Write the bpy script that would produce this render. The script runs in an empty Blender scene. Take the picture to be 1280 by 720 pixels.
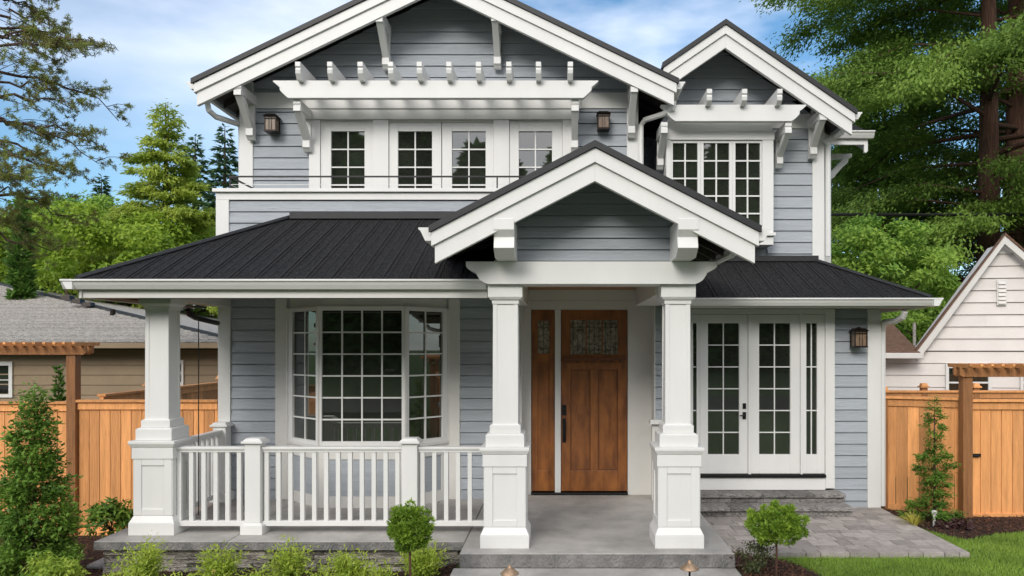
import bpy, math, random
import numpy as np
from mathutils import Vector, Matrix
R = math.radians
random.seed(7)
rng = np.random.default_rng(11)
C = bpy.context.scene.collection
SC = bpy.context.scene

# ------------------------------------------------------------------ camera, sky, sun, exposure
F = 950.0; EYE = 2.0; VX = 700.0; HY = 433.0
cam = bpy.data.objects.new('camera', bpy.data.cameras.new('camera')); C.objects.link(cam)
cam.location = (0, 0, EYE); cam.rotation_euler = (R(90), 0, 0)
cam.data.sensor_width = 36; cam.data.lens = F / 1280 * 36
cam.data.shift_x = (640 - VX) / 1280; cam.data.shift_y = (HY - 360) / 1280
cam.data.clip_end = 3000; cam.data.clip_start = 0.05
SC.camera = cam
SUN_EL, SUN_AZ = R(29), R(198)      # azimuth: direction TO the sun, clockwise from +Y
w = bpy.data.worlds.new('World'); SC.world = w; w.use_nodes = True
nt = w.node_tree; nt.nodes.clear(); L_ = nt.links
def nd(t, tree, **k):
    n = tree.nodes.new(t)
    for a, b in k.items(): setattr(n, a, b)
    return n
out = nd('ShaderNodeOutputWorld', nt); bg = nd('ShaderNodeBackground', nt)
sky = nd('ShaderNodeTexSky', nt, sky_type='NISHITA', sun_disc=False, sun_elevation=SUN_EL, sun_rotation=SUN_AZ)
sky.air_density = 1.0; sky.dust_density = 0.6; sky.ozone_density = 2.0
tc = nd('ShaderNodeTexCoord', nt); mp = nd('ShaderNodeMapping', nt); mp.inputs['Scale'].default_value = (1.0, 1.0, 3.0)
mp.inputs['Location'].default_value = (0.55, 0.1, 0.35)
no = nd('ShaderNodeTexNoise', nt); no.inputs['Scale'].default_value = 2.2; no.inputs['Detail'].default_value = 6; no.inputs['Roughness'].default_value = .5
cr = nd('ShaderNodeValToRGB', nt); cr.color_ramp.elements[0].position = .54; cr.color_ramp.elements[1].position = .84
cr.color_ramp.elements[0].color = (0, 0, 0, 1); cr.color_ramp.elements[1].color = (.85, .85, .85, 1)
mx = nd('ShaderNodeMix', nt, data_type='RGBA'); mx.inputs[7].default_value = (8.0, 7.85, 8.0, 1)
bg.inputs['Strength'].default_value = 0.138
L_.new(tc.outputs['Generated'], mp.inputs[0]); L_.new(mp.outputs[0], no.inputs['Vector']); L_.new(no.outputs['Fac'], cr.inputs[0])
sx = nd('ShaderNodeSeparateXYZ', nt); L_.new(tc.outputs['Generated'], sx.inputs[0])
mr = nd('ShaderNodeMapRange', nt, interpolation_type='SMOOTHSTEP'); mr.inputs[1].default_value = .12; mr.inputs[2].default_value = -.5; mr.inputs[4].default_value = .85; L_.new(sx.outputs[1], mr.inputs[0])  # extra cloud cover added behind the camera as neutral fill light
vd = nd('ShaderNodeVectorMath', nt, operation='DISTANCE'); vd.inputs[1].default_value = Vector((-.42, 1, .52)).normalized(); nm = nd('ShaderNodeVectorMath', nt, operation='NORMALIZE')
L_.new(tc.outputs['Generated'], nm.inputs[0]); L_.new(nm.outputs[0], vd.inputs[0])
m2 = nd('ShaderNodeMapRange', nt, interpolation_type='SMOOTHSTEP'); m2.inputs[1].default_value = .36; m2.inputs[2].default_value = .04; m2.inputs[4].default_value = .72; L_.new(vd.outputs['Value'], m2.inputs[0])
m3 = nd('ShaderNodeMath', nt, operation='MULTIPLY'); L_.new(m2.outputs[0], m3.inputs[0]); m5 = nd('ShaderNodeMapRange', nt, interpolation_type='SMOOTHSTEP'); m5.inputs[1].default_value = .22; m5.inputs[2].default_value = .80; L_.new(no.outputs['Fac'], m5.inputs[0]); L_.new(m5.outputs[0], m3.inputs[1])
m4 = nd('ShaderNodeMath', nt, operation='MAXIMUM'); L_.new(m3.outputs[0], m4.inputs[0]); L_.new(cr.outputs['Color'], m4.inputs[1])
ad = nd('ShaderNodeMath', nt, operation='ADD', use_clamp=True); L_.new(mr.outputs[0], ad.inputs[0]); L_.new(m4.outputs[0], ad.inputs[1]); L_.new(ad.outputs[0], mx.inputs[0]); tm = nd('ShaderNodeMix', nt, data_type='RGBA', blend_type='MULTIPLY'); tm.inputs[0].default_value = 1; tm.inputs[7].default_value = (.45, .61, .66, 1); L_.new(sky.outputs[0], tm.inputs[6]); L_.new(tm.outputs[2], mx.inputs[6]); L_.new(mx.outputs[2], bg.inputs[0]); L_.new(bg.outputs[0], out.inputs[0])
sl = bpy.data.lights.new('sun', 'SUN'); sl.energy = 1.05; sl.angle = R(22); sl.color = (1, .945, .865)
so = bpy.data.objects.new('sun', sl); C.objects.link(so)
dv = Vector((math.sin(SUN_AZ) * math.cos(SUN_EL), math.cos(SUN_AZ) * math.cos(SUN_EL), math.sin(SUN_EL)))
so.rotation_euler = dv.to_track_quat('Z', 'Y').to_euler(); so.location = (0, -5, 20)
SC.view_settings.view_transform = 'Standard'; SC.view_settings.look = 'None'
SC.view_settings.exposure = 0.87; SC.view_settings.gamma = 1

# ------------------------------------------------------------------ helpers
def X(px, d): return (px - VX) * d / F
def Z(py, d): return EYE + (HY - py) * d / F

def mat(name, base, rough=.6, var=.0, vscale=4, base2=None, bump=0, bscale=40, metal=0, tone=0, spec=.5, stretch=None, transl=0, ior=None, coat=0, det=5, tone2=None):
    m = bpy.data.materials.new(name); m.use_nodes = True; t = m.node_tree; b = t.nodes['Principled BSDF']; lk = t.links
    b.inputs['Roughness'].default_value = rough; b.inputs['Metallic'].default_value = metal; b.inputs['Specular IOR Level'].default_value = spec
    if ior: b.inputs['IOR'].default_value = ior
    if coat: b.inputs['Coat Weight'].default_value = coat; b.inputs['Coat Roughness'].default_value = .15
    base = (*base, 1)
    tcn = nd('ShaderNodeTexCoord', t); mpn = nd('ShaderNodeMapping', t); lk.new(tcn.outputs['Object'], mpn.inputs[0])
    if stretch: mpn.inputs['Scale'].default_value = stretch
    col = None
    if tone:
        at = nd('ShaderNodeAttribute', t, attribute_name='tone')
        mt = nd('ShaderNodeMix', t, data_type='RGBA'); lk.new(at.outputs['Fac'], mt.inputs[0])
        t2 = tone2 or tuple(c * (1 + tone) for c in base[:3])
        mt.inputs[6].default_value = tuple(c * (1 - tone) for c in base[:3]) + (1,) if not tone2 else base
        mt.inputs[7].default_value = (*t2, 1); col = mt.outputs[2]
    if var or base2:
        n = nd('ShaderNodeTexNoise', t); n.inputs['Scale'].default_value = vscale; n.inputs['Detail'].default_value = det; n.inputs['Roughness'].default_value = .62
        lk.new(mpn.outputs[0], n.inputs['Vector'])
        r = nd('ShaderNodeMapRange', t); r.inputs[1].default_value = .33; r.inputs[2].default_value = .67; lk.new(n.outputs['Fac'], r.inputs[0])
        if base2:
            mm = nd('ShaderNodeMix', t, data_type='RGBA'); mm.inputs[6].default_value = base; mm.inputs[7].default_value = (*base2, 1)
            if col: lk.new(col, mm.inputs[6])
            lk.new(r.outputs[0], mm.inputs[0]); col = mm.outputs[2]
        else:
            r.inputs[3].default_value = 1 - var; r.inputs[4].default_value = 1 + var
            mm = nd('ShaderNodeMix', t, data_type='RGBA', blend_type='MULTIPLY'); mm.inputs[0].default_value = 1
            if col: lk.new(col, mm.inputs[6])
            else: mm.inputs[6].default_value = base
            lk.new(r.outputs[0], mm.inputs[7]); col = mm.outputs[2]
    if col: lk.new(col, b.inputs['Base Color'])
    else: b.inputs['Base Color'].default_value = base
    if bump:
        n2 = nd('ShaderNodeTexNoise', t); n2.inputs['Scale'].default_value = bscale; n2.inputs['Detail'].default_value = 4; lk.new(mpn.outputs[0], n2.inputs['Vector'])
        bp = nd('ShaderNodeBump', t); bp.inputs['Strength'].default_value = min(1, bump * 10); bp.inputs['Distance'].default_value = bump * .1
        lk.new(n2.outputs['Fac'], bp.inputs['Height']); lk.new(bp.outputs[0], b.inputs['Normal'])
    if transl:
        o = t.nodes['Material Output']; tr = nd('ShaderNodeBsdfTranslucent', t); ms = nd('ShaderNodeMixShader', t); ms.inputs[0].default_value = transl
        if col: lk.new(col, tr.inputs[0])
        lk.new(b.outputs[0], ms.inputs[1]); lk.new(tr.outputs[0], ms.inputs[2]); lk.new(ms.outputs[0], o.inputs[0])
    return m

M = {}
M['white'] = mat('white_paint', (.69, .69, .672), .42, var=.035, vscale=2.2, bump=.03, bscale=60, stretch=(1, 1, .3))
M['white2'] = mat('white_trim', (.64, .63, .60), .5, var=.05, vscale=1.6, bump=.03, bscale=50)
M['siding'] = mat('grey_blue_siding', (.365, .397, .432), .55, var=.07, vscale=5, bump=.08, bscale=45, stretch=(.12, .12, 6), tone=.045)
M['roof'] = mat('charcoal_roof', (.026, .0262, .027), .85, var=.7, vscale=38, bump=.6, bscale=90, tone=.1, stretch=(1, .5, .5), spec=.25)
M['rib'] = mat('charcoal_rib', (.02, .0202, .021), .75, var=.3, vscale=20, spec=.3)
M['edge'] = mat('roof_edge_metal', (.022, .023, .025), .5, var=.15, vscale=8, spec=.4)
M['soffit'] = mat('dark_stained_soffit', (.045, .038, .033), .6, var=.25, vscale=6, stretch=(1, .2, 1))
M['concrete'] = mat('concrete', (.54, .515, .48), .72, vscale=1.5, base2=(.29, .278, .26), bump=.15, bscale=90, det=8)
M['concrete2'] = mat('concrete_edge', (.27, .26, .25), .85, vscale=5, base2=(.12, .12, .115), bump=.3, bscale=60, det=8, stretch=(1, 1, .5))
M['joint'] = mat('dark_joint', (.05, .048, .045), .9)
M['ledge'] = mat('ledge_stone', (.36, .33, .29), .85, tone=.5, var=.3, vscale=9, bump=.6, bscale=30, stretch=(1, 1, 3))
M['block'] = mat('block_stone', (.27, .255, .24), .9, tone=.3, var=.3, vscale=14, bump=.8, bscale=38)
M['paver'] = mat('paver', (.47, .425, .39), .85, tone=.22, var=.14, vscale=12, bump=.3, bscale=110)
M['cedar'] = mat('cedar', (.74, .335, .118), .62, tone=.26, vscale=3.2, var=.15, bump=.15, bscale=14, stretch=(7, 7, .5), det=9)
M['cedard'] = mat('cedar_dark', (.30, .13, .045), .6, tone=.15, vscale=4, var=.25, bump=.15, bscale=14, stretch=(6, 6, .5), det=9)
M['door'] = mat('stained_door', (.33, .118, .024), .38, vscale=2.4, base2=(.125, .038, .009), bump=.04, bscale=18, stretch=(3.2, 3.2, .9), det=10, coat=.25)
M['doord'] = mat('stained_door_dark', (.115, .036, .01), .4, var=.2, vscale=5, stretch=(6, 6, .7))
M['ceilwood'] = mat('ceiling_wood', (.36, .18, .07), .5, var=.3, vscale=5, stretch=(.4, 7, 7), det=8)
M['glass'] = mat('window_glass', (.014, .015, .013), .015, vscale=1.3, base2=(.03, .036, .026), det=4, ior=2.15, spec=.5, bump=.012, bscale=1.6)  # opaque panes; dim light of the room behind painted in as grey-green mottle
M['artglass'] = mat('leaded_glass', (.55, .50, .38), .18, vscale=26, base2=(.12, .12, .09), bump=.5, bscale=55, ior=1.6)
M['lead'] = mat('lead_came', (.04, .035, .03), .4, metal=.7)
M['black'] = mat('black_metal', (.012, .012, .013), .38, metal=.4)
M['bronze'] = mat('dark_bronze', (.02, .014, .011), .4, metal=.6)
M['amber'] = mat('amber_seeded_glass', (.20, .14, .095), .25, var=.25, vscale=20)
M['copper'] = mat('weathered_copper', (.40, .27, .17), .4, metal=.55, var=.25, vscale=20)
M['mulch'] = mat('mulch_ground', (.075, .033, .019), .95, vscale=30, base2=(.028, .013, .008), bump=1, bscale=70)
M['chips'] = mat('bark_chips', (.10, .042, .022), .9, tone=.65)
M['soil'] = mat('lawn_ground', (.055, .10, .018), .95, vscale=10, base2=(.075, .13, .024), bump=.5, bscale=60)
M['grass'] = mat('grass_blades', (.14, .26, .03), .55, tone=.4, tone2=(.32, .46, .07), transl=.35, var=.25, vscale=1.2)
M['asphalt'] = mat('asphalt', (.05, .05, .052), .9, var=.2, vscale=30, bump=.3, bscale=100)
M['beige'] = mat('beige_siding', (.27, .20, .125), .7, var=.06, vscale=3, tone=.05)
M['shingle'] = mat('grey_shingle', (.46, .43, .39), .9, var=.3, vscale=16, bump=.5, bscale=50, tone=.15, stretch=(1, 1, 1))
M['bshingle'] = mat('brown_shingle', (.22, .125, .08), .9, var=.3, vscale=14, bump=.5, bscale=50, tone=.2)
M['pinkwhite'] = mat('pale_siding', (.70, .665, .635), .6, var=.04, vscale=3, tone=.04)
M['bark'] = mat('bark', (.10, .062, .042), .9, var=.45, vscale=6, bump=.9, bscale=10, stretch=(4, 4, .5))
M['barkred'] = mat('red_bark', (.105, .05, .032), .9, var=.45, vscale=5, bump=1, bscale=8, stretch=(4, 4, .35))
M['twig'] = mat('twig', (.11, .07, .04), .8)
def foliage(n, a, b, tr=.3, rough=.5): M[n] = mat(n, a, rough, tone=1, tone2=b, transl=tr, spec=.3)
foliage('leaf_light', (.15, .28, .03), (.42, .55, .06), .5)
foliage('leaf_maple', (.12, .27, .04), (.42, .58, .10), .5)
foliage('needle_light', (.20, .30, .04), (.48, .56, .10), .5)
foliage('needle_dark', (.025, .06, .025), (.09, .16, .05), .3)
foliage('needle_blue', (.035, .085, .05), (.12, .21, .09), .3)
foliage('needle_fir', (.055, .115, .022), (.25, .38, .065), .4)
foliage('needle_pine', (.19, .15, .05), (.30, .38, .09), .4)
foliage('cypress', (.035, .10, .02), (.24, .40, .06), .4)
foliage('cypress_far', (.05, .13, .025), (.15, .28, .05), .3)
foliage('box', (.07, .16, .016), (.36, .52, .06), .4)
foliage('nandina', (.20, .34, .035), (.62, .72, .12), .5)
foliage('rhodo', (.04, .12, .018), (.27, .42, .06), .3)
foliage('gold', (.40, .36, .05), (.62, .58, .14), .35)
foliage('purple', (.045, .02, .022), (.13, .07, .06), .25)
foliage('darkshrub', (.03, .04, .018), (.11, .13, .04), .25)

class MB:
    def __init__(s): s.v = []; s.f = []; s.t = []
    def quad(s, pts, t=None):
        n = len(s.v); s.v += [tuple(p) for p in pts]; s.f.append(tuple(range(n, n + len(pts)))); s.t.append(random.random() if t is None else t); return s
    def box(s, x0, x1, y0, y1, z0, z1, t=None):
        if t is None: t = random.random()
        n = len(s.v)
        s.v += [(x0, y0, z0), (x1, y0, z0), (x1, y1, z0), (x0, y1, z0), (x0, y0, z1), (x1, y0, z1), (x1, y1, z1), (x0, y1, z1)]
        for f in ((3, 2, 1, 0), (4, 5, 6, 7), (0, 1, 5, 4), (1, 2, 6, 5), (2, 3, 7, 6), (3, 0, 4, 7)): s.f.append(tuple(n + i for i in f)); s.t.append(t)
        return s
    def frus(s, xc, yc, z0, z1, w0, w1, d0=None, d1=None, t=None):   # tapered square block
        d0 = w0 if d0 is None else d0; d1 = w1 if d1 is None else d1
        n = len(s.v); t = random.random() if t is None else t
        for z, a, b in ((z0, w0 / 2, d0 / 2), (z1, w1 / 2, d1 / 2)):
            s.v += [(xc - a, yc - b, z), (xc + a, yc - b, z), (xc + a, yc + b, z), (xc - a, yc + b, z)]
        for f in ((3, 2, 1, 0), (4, 5, 6, 7), (0, 1, 5, 4), (1, 2, 6, 5), (2, 3, 7, 6), (3, 0, 4, 7)): s.f.append(tuple(n + i for i in f)); s.t.append(t)
        return s
    def prism(s, poly, a, b, ax='y', t=None):    # poly in the plane across axis ax, extruded from a to b
        t = random.random() if t is None else t
        def P(p, q): return {'y': (p[0], q, p[1]), 'x': (q, p[0], p[1]), 'z': (p[0], p[1], q)}[ax]
        n = len(s.v); k = len(poly)
        s.v += [P(p, a) for p in poly] + [P(p, b) for p in poly]
        s.f += [tuple(range(n, n + k)), tuple(range(n + 2 * k - 1, n + k - 1, -1))]; s.t += [t, t]
        for i in range(k): j = (i + 1) % k; s.f.append((n + i, n + k + i, n + k + j, n + j)); s.t.append(t)
        return s
    def tube(s, pts, r, k=8, r1=None, cap=True, sq=None):
        pts = [Vector(p) for p in pts]; n = len(s.v); m = len(pts); rr = r if isinstance(r, (list, tuple)) else [r + ((r1 if r1 is not None else r) - r) * i / max(1, m - 1) for i in range(m)]
        up = Vector((0, 0, 1)); prev = None
        for i, p in enumerate(pts):
            d = (pts[min(i + 1, m - 1)] - pts[max(i - 1, 0)]).normalized()
            if prev is None: a = d.cross(up if abs(d.z) < .95 else Vector((1, 0, 0))).normalized()
            else: a = (prev - d * prev.dot(d)).normalized()
            prev = a; b = d.cross(a)
            for j in range(k):
                an = 2 * math.pi * (j + (.5 if sq else 0)) / k; s.v.append(tuple(p + (a * math.cos(an) + b * math.sin(an)) * rr[i]))
        for i in range(m - 1):
            for j in range(k):
                q = (j + 1) % k; s.f.append((n + i * k + j, n + i * k + q, n + (i + 1) * k + q, n + (i + 1) * k + j)); s.t.append(.5)
        if cap: s.f += [tuple(n + j for j in range(k))[::-1], tuple(n + (m - 1) * k + j for j in range(k))]; s.t += [.5, .5]
        return s
    def lathe(s, prof, x, y, z, k=16):
        n = len(s.v)
        for r, h in prof:
            for j in range(k): a = 2 * math.pi * j / k; s.v.append((x + r * math.cos(a), y + r * math.sin(a), z + h))
        for i in range(len(prof) - 1):
            for j in range(k): q = (j + 1) % k; s.f.append((n + i * k + j, n + i * k + q, n + (i + 1) * k + q, n + (i + 1) * k + j)); s.t.append(.5)
        return s
    def build(s, name, m, parent=None, bevel=0, smooth=False, loc=None, rz=0):
        me = bpy.data.meshes.new(name); me.from_pydata(s.v, [], s.f)
        a = me.attributes.new('tone', 'FLOAT', 'FACE'); a.data.foreach_set('value', s.t)
        me.materials.append(m if not isinstance(m, str) else M[m]); me.validate()
        import bmesh
        bm = bmesh.new(); bm.from_mesh(me); bmesh.ops.recalc_face_normals(bm, faces=bm.faces); bm.to_mesh(me); bm.free()
        if smooth: me.shade_smooth()
        o = bpy.data.objects.new(name, me); C.objects.link(o); o.parent = parent
        if loc: o.location = loc
        if rz: o.rotation_euler = (0, 0, rz)
        if bevel:
            b = o.modifiers.new('bevel', 'BEVEL'); b.width = bevel; b.segments = 2; b.limit_method = 'ANGLE'; b.angle_limit = R(40)
        return o
def tag(o, label=None, cat=None, group=None, kind=None):
    for k, v in (('label', label), ('category', cat), ('group', group), ('kind', kind)):
        if v: o[k] = v
    return o
def empty(name, label, cat, loc=(0, 0, 0), group=None, parent=None, rz=0):
    o = bpy.data.objects.new(name, None); C.objects.link(o); o.location = loc; o.parent = parent; o.rotation_euler = (0, 0, rz)
    return tag(o, label, cat, group)
def copy_tree(o, parent=None):
    c = o.copy(); C.objects.link(c); c.parent = parent
    for ch in list(o.children): copy_tree(ch, c)
    return c
def siding(mb, zs, z_end, xl, xr, y, expo, side=None, lip=.018):
    """lap siding: zs = z of one course line; courses between zs.. z_end ; xl/xr functions of z. side: None front wall at y, else ('x',X,sgn) wall running along y"""
    z = zs
    def P(u, o, zz):
        if side is None: return (u, y - o, zz)
        return (y + side * o, u, zz)
    while z < z_end - 1e-4:
        z1 = min(z + expo, z_end); a0, a1, b0, b1 = xl(z), xl(z1), xr(z), xr(z1)
        if b0 > a0:
            if b1 < a1: b1 = a1 = (a1 + b1) / 2
            t = random.random(); cut = [(a0, a1)]; u_ = max(a0, a1) + random.uniform(.5, 3.4)
            while u_ < min(b0, b1) - .4: cut.append((u_, u_)); u_ += random.uniform(2.4, 3.6)
            cut.append((b0, b1))
            for (p0, p1), (q0, q1) in zip(cut, cut[1:]):
                e = .0015 if q0 != b0 else 0
                mb.quad([P(p0, lip, z + .011), P(q0 - e, lip, z + .011), P(q1 - e, .003, z1), P(p1, .003, z1)], random.random())
            mb.quad([P(a0, lip, z + .011), P(a0, -.008, z + .012), P(b0, -.008, z + .012), P(b0, lip, z + .011)], t)
        z = z1
    return mb
def con(v): return lambda z: v

# ================================================================== STRUCTURE: ground
def gz(x, y):
    l = min(1, max(0, (-x - .6) / .8)); base = -.165 + l * (-.17)
    if x < -4.2: base += -.16 * min(1, max(0, (y - 7.6) / 2)) * min(1, (-x - 4.2) / .5)
    if y > 16: base += -.0 
    return base
xs = sorted(set([-400, -120, -60, -30, -20, -14] + [round(-10 + .4 * i, 2) for i in range(51)] + [14, 20, 30, 60, 120, 400]))
ys = sorted(set([-400, -120, -60, -30, -20, -13, -10, -7, -4, -2, 0, 2, 4] + [round(5 + .3 * i, 2) for i in range(31)] + [16, 20, 30, 50, 90, 180, 500]))
g = MB()
for y in ys:
    for x in xs: g.v.append((x, y, gz(x, y)))
nx = len(xs)
for j in range(len(ys) - 1):
    for i in range(nx - 1): g.f.append((j * nx + i, j * nx + i + 1, (j + 1) * nx + i + 1, (j + 1) * nx + i)); g.t.append(.5)
tag(g.build('ground', 'soil'), kind='structure')
def sheet(name, poly, dz, m, kind='structure', n=14):
    # a sheet following the ground, dz above it
    import bmesh
    bm = bmesh.new(); vs = [bm.verts.new((p[0], p[1], 0)) for p in poly]; bm.faces.new(vs)
    bmesh.ops.triangulate(bm, faces=bm.faces)
    bmesh.ops.subdivide_edges(bm, edges=bm.edges, cuts=n, use_grid_fill=True)
    for v in bm.verts: v.co.z = gz(v.co.x, v.co.y) + dz
    me = bpy.data.meshes.new(name); bm.to_mesh(me); bm.free(); me.materials.append(M[m])
    o = bpy.data.objects.new(name, me); C.objects.link(o); return tag(o, kind=kind)
ML = [(-12.5, 5.6), (-1.06, 5.6), (-1.06, 7.9), (-4.6, 8.0), (-4.6, 10.3), (-12.5, 10.3)]
MR = [(1.72, 6.1), (2.05, 6.2), (2.45, 7.0), (2.35, 7.45), (2.1, 7.77), (1.72, 7.77)]
MR2 = [(4.25, 10.4), (4.22, 9.0), (4.5, 8.45), (5.0, 8.75), (6.4, 9.05), (8, 9.2), (8, 10.4)]
sheet('planting_bed', ML, .012, 'mulch', n=24); sheet('planting_bed', MR, .012, 'mulch'); sheet('planting_bed', MR2, .012, 'mulch')
tag(MB().box(-60, 60, -13, -6, -.3, -.155).build('road', 'asphalt'), kind='structure')
def inpoly(P, poly):
    x, y = P[:, 0], P[:, 1]; c = np.zeros(len(P), bool); j = len(poly) - 1
    for i in range(len(poly)):
        xi, yi = poly[i]; xj, yj = poly[j]
        c ^= ((yi > y) != (yj > y)) & (x < (xj - xi) * (y - yi) / (yj - yi + 1e-12) + xi); j = i
    return c
def kites(name, P, D, N, L, W, tone, m, parent=None, kind=None, mid=.45, fold=0):
    n = len(P); P = np.asarray(P, float)
    D = D / (np.linalg.norm(D, axis=1, keepdims=True) + 1e-9); S = np.cross(D, N); S /= (np.linalg.norm(S, axis=1, keepdims=True) + 1e-9)
    L = np.broadcast_to(L, (n,))[:, None]; W = np.broadcast_to(W, (n,))[:, None]
    V = np.empty((n, 4, 3), np.float32); V[:, 0] = P; V[:, 1] = P + D * L * mid + S * W / 2; V[:, 2] = P + D * L; V[:, 3] = P + D * L * mid - S * W / 2
    me = bpy.data.meshes.new(name); me.vertices.add(4 * n); me.vertices.foreach_set('co', V.ravel())
    me.loops.add(4 * n); me.loops.foreach_set('vertex_index', np.arange(4 * n, dtype=np.int32))
    me.polygons.add(n); me.polygons.foreach_set('loop_start', np.arange(0, 4 * n, 4, dtype=np.int32)); me.update(calc_edges=True)
    a = me.attributes.new('tone', 'FLOAT', 'FACE'); a.data.foreach_set('value', np.clip(np.broadcast_to(tone, (n,)), 0, 1).astype(np.float32))
    me.materials.append(M[m]); o = bpy.data.objects.new(name, me); C.objects.link(o); o.parent = parent
    if kind: o['kind'] = kind
    return o
def rnd(n, s=1.0): return rng.normal(size=(n, 3)) * s
def chips(poly, n):
    a = np.array(poly); P = np.c_[rng.uniform(a[:, 0].min(), a[:, 0].max(), n), rng.uniform(a[:, 1].min(), a[:, 1].max(), n)]
    P = P[inpoly(P, poly)]; z = np.array([gz(*p) for p in P]) + .018 + rng.random(len(P)) * .012
    D = np.c_[rng.normal(size=(len(P), 2)), rng.normal(size=len(P)) * .25]; N = np.c_[rng.normal(size=(len(P), 2)) * .35, np.ones(len(P))]
    return np.c_[P, z], D, N
for poly, n in ((ML, 44000), (MR, 4000), (MR2, 9000)):
    P, D, N = chips(poly, n); tag(kites('bark_mulch', P, D, N, rng.uniform(.02, .055, len(P)), rng.uniform(.008, .02, len(P)), rng.random(len(P)) ** 1.6, 'chips'), kind='stuff')
# lawn blades
LAWN = [(2.0, 5.2), (9, 5.2), (9, 9.15), (6.4, 9.0), (5.0, 8.7), (4.5, 8.42), (4.22, 8.93), (4.206, 7.74), (2.15, 7.74), (2.4, 7.4), (2.5, 7.0), (2.1, 6.2)]
n = 150000; P = np.c_[rng.uniform(2, 7.4, n), rng.uniform(5.6, 9.15, n)]; P = P[inpoly(P, LAWN)]; n = len(P)
z = np.full(n, -.168)
D = np.c_[rng.normal(size=(n, 2)) * .45, np.ones(n)]; N = np.c_[rng.normal(size=(n, 2)), np.zeros(n)]
pt = .5 + .35 * np.sin(P[:, 0] * 3.1 + np.sin(P[:, 1] * 2.3) * 2) * np.sin(P[:, 1] * 4.1)
tag(kites('lawn_grass', np.c_[P, z], D, N, rng.uniform(.025, .06, n), rng.uniform(.004, .008, n), pt * .6 + rng.random(n) * .4, 'grass'), kind='stuff')

# ------------------------------------------------------------------ slabs, step, patio
YW = 9.97; YD = 10.32; YU = 10.8; YR = 11.0          # house wall, door, upper wall, right upper wall
pf = MB()
for a, b in ((-4.78, -3.42), (-3.412, -1.56), (-1.552, -.978)): pf.box(a, b, 7.79, YW, -.09, 0)
pf.box(-.97, 1.69, 7.34, YW, -.14, 0); pf.box(-.5, 1.24, YW + .001, YD + .1, -.14, 0)
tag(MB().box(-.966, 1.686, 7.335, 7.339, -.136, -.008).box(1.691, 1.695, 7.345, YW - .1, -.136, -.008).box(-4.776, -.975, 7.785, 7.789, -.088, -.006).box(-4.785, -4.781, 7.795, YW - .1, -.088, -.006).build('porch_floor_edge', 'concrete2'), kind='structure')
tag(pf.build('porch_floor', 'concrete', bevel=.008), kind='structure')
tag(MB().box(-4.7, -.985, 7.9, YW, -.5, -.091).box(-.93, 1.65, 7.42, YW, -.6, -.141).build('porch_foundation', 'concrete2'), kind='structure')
tag(MB().box(-1.03, 1.70, 6.70, 7.339, -.27, -.14).build('entry_step', 'concrete', bevel=.01), kind='structure')
tag(MB().box(-.32, .98, -5.9, 6.69, -.3, -.150).build('front_path', 'concrete', bevel=.008), kind='structure')
# stacked ledge stone under the porch
st = MB()
def ledge(x0, x1, yf, along='x'):
    z = -.5
    while z < -.1:
        h = random.uniform(.022, .055); h = min(h, -.092 - z); u = x0
        if h < .012: break
        while u < x1:
            w_ = random.uniform(.1, .38); e = min(u + w_, x1); o = random.uniform(0, .045)
            if along == 'x': st.box(u + .002, e - .002, yf - o, yf + .1, z + .002, z + h - .002)
            else: st.box(yf - o, yf + .1, u + .002, e - .002, z + .002, z + h - .002)
            u = e
        z += h
ledge(-4.72, -.99, 7.87); ledge(7.97, 9.95, -4.70, 'y')
tag(st.build('stone_foundation', 'ledge', bevel=.004), 'stacked grey brown ledge stone base under the left porch floor', 'stone base')
# patio pavers
pv = MB(); ang = 0
cw, ch = .30, .15
r = 0; y = 7.775
while y < YW:
    h_ = random.choice((.15, .15, .22)); x = 1.70 - (r % 3) * .11
    while x < 4.2:
        w_ = random.choice((.15, .22, .3, .3)); a, b = max(x, 1.70), min(x + w_, 4.2)
        if b - a > .02: pv.box(a + .004, b - .004, y + .004, min(y + h_, YW) - .004, -.17, -.11 + random.uniform(-.0012, .0012))
        x += w_
    y += h_; r += 1
tag(pv.build('patio', 'paver', bevel=.004), kind='structure')
tag(MB().box(1.70, 4.2, 7.79, YW, -.3, -.124).build('patio_bedding', 'joint'), kind='structure')
# block steps to the french doors
ss = empty('stone_steps', 'two rough grey block steps below the white french doors', 'steps', (2.65, 9.7, -.11))
def T(o, parent):     # keep world position under a moved empty
    o.location = Vector(o.location) - Vector(parent.location); return o
for k, (yf, z0) in enumerate(((9.38, -.11), (9.64, .007))):
    for nm, za, zb, o in (('riser', z0, z0 + .064, .04), ('tread', z0 + .071, z0 + .117, 0)):
        b = MB(); x = 1.70
        while x < 3.62:
            e = min(x + random.uniform(.28, .55), 3.63)
            if 3.63 - e < .12: e = 3.63
            b.box(x + .002, e - .002, yf + o + random.uniform(0, .006), YW - .005 if (k or nm == 'tread' or 1) else 9.7, za, zb); x = e
        T(b.build(nm, 'block', ss, bevel=.006), ss)

# ================================================================== THE HOUSE
H = empty('craftsman_house', 'blue grey craftsman house with white trim, black roof, porch and wooden front door', 'house', (0, 0, 0))
def hp(mb, name, m='white', bevel=.004, parent=None, **k): return mb.build(name, m, parent or H, bevel=bevel, **k)
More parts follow.
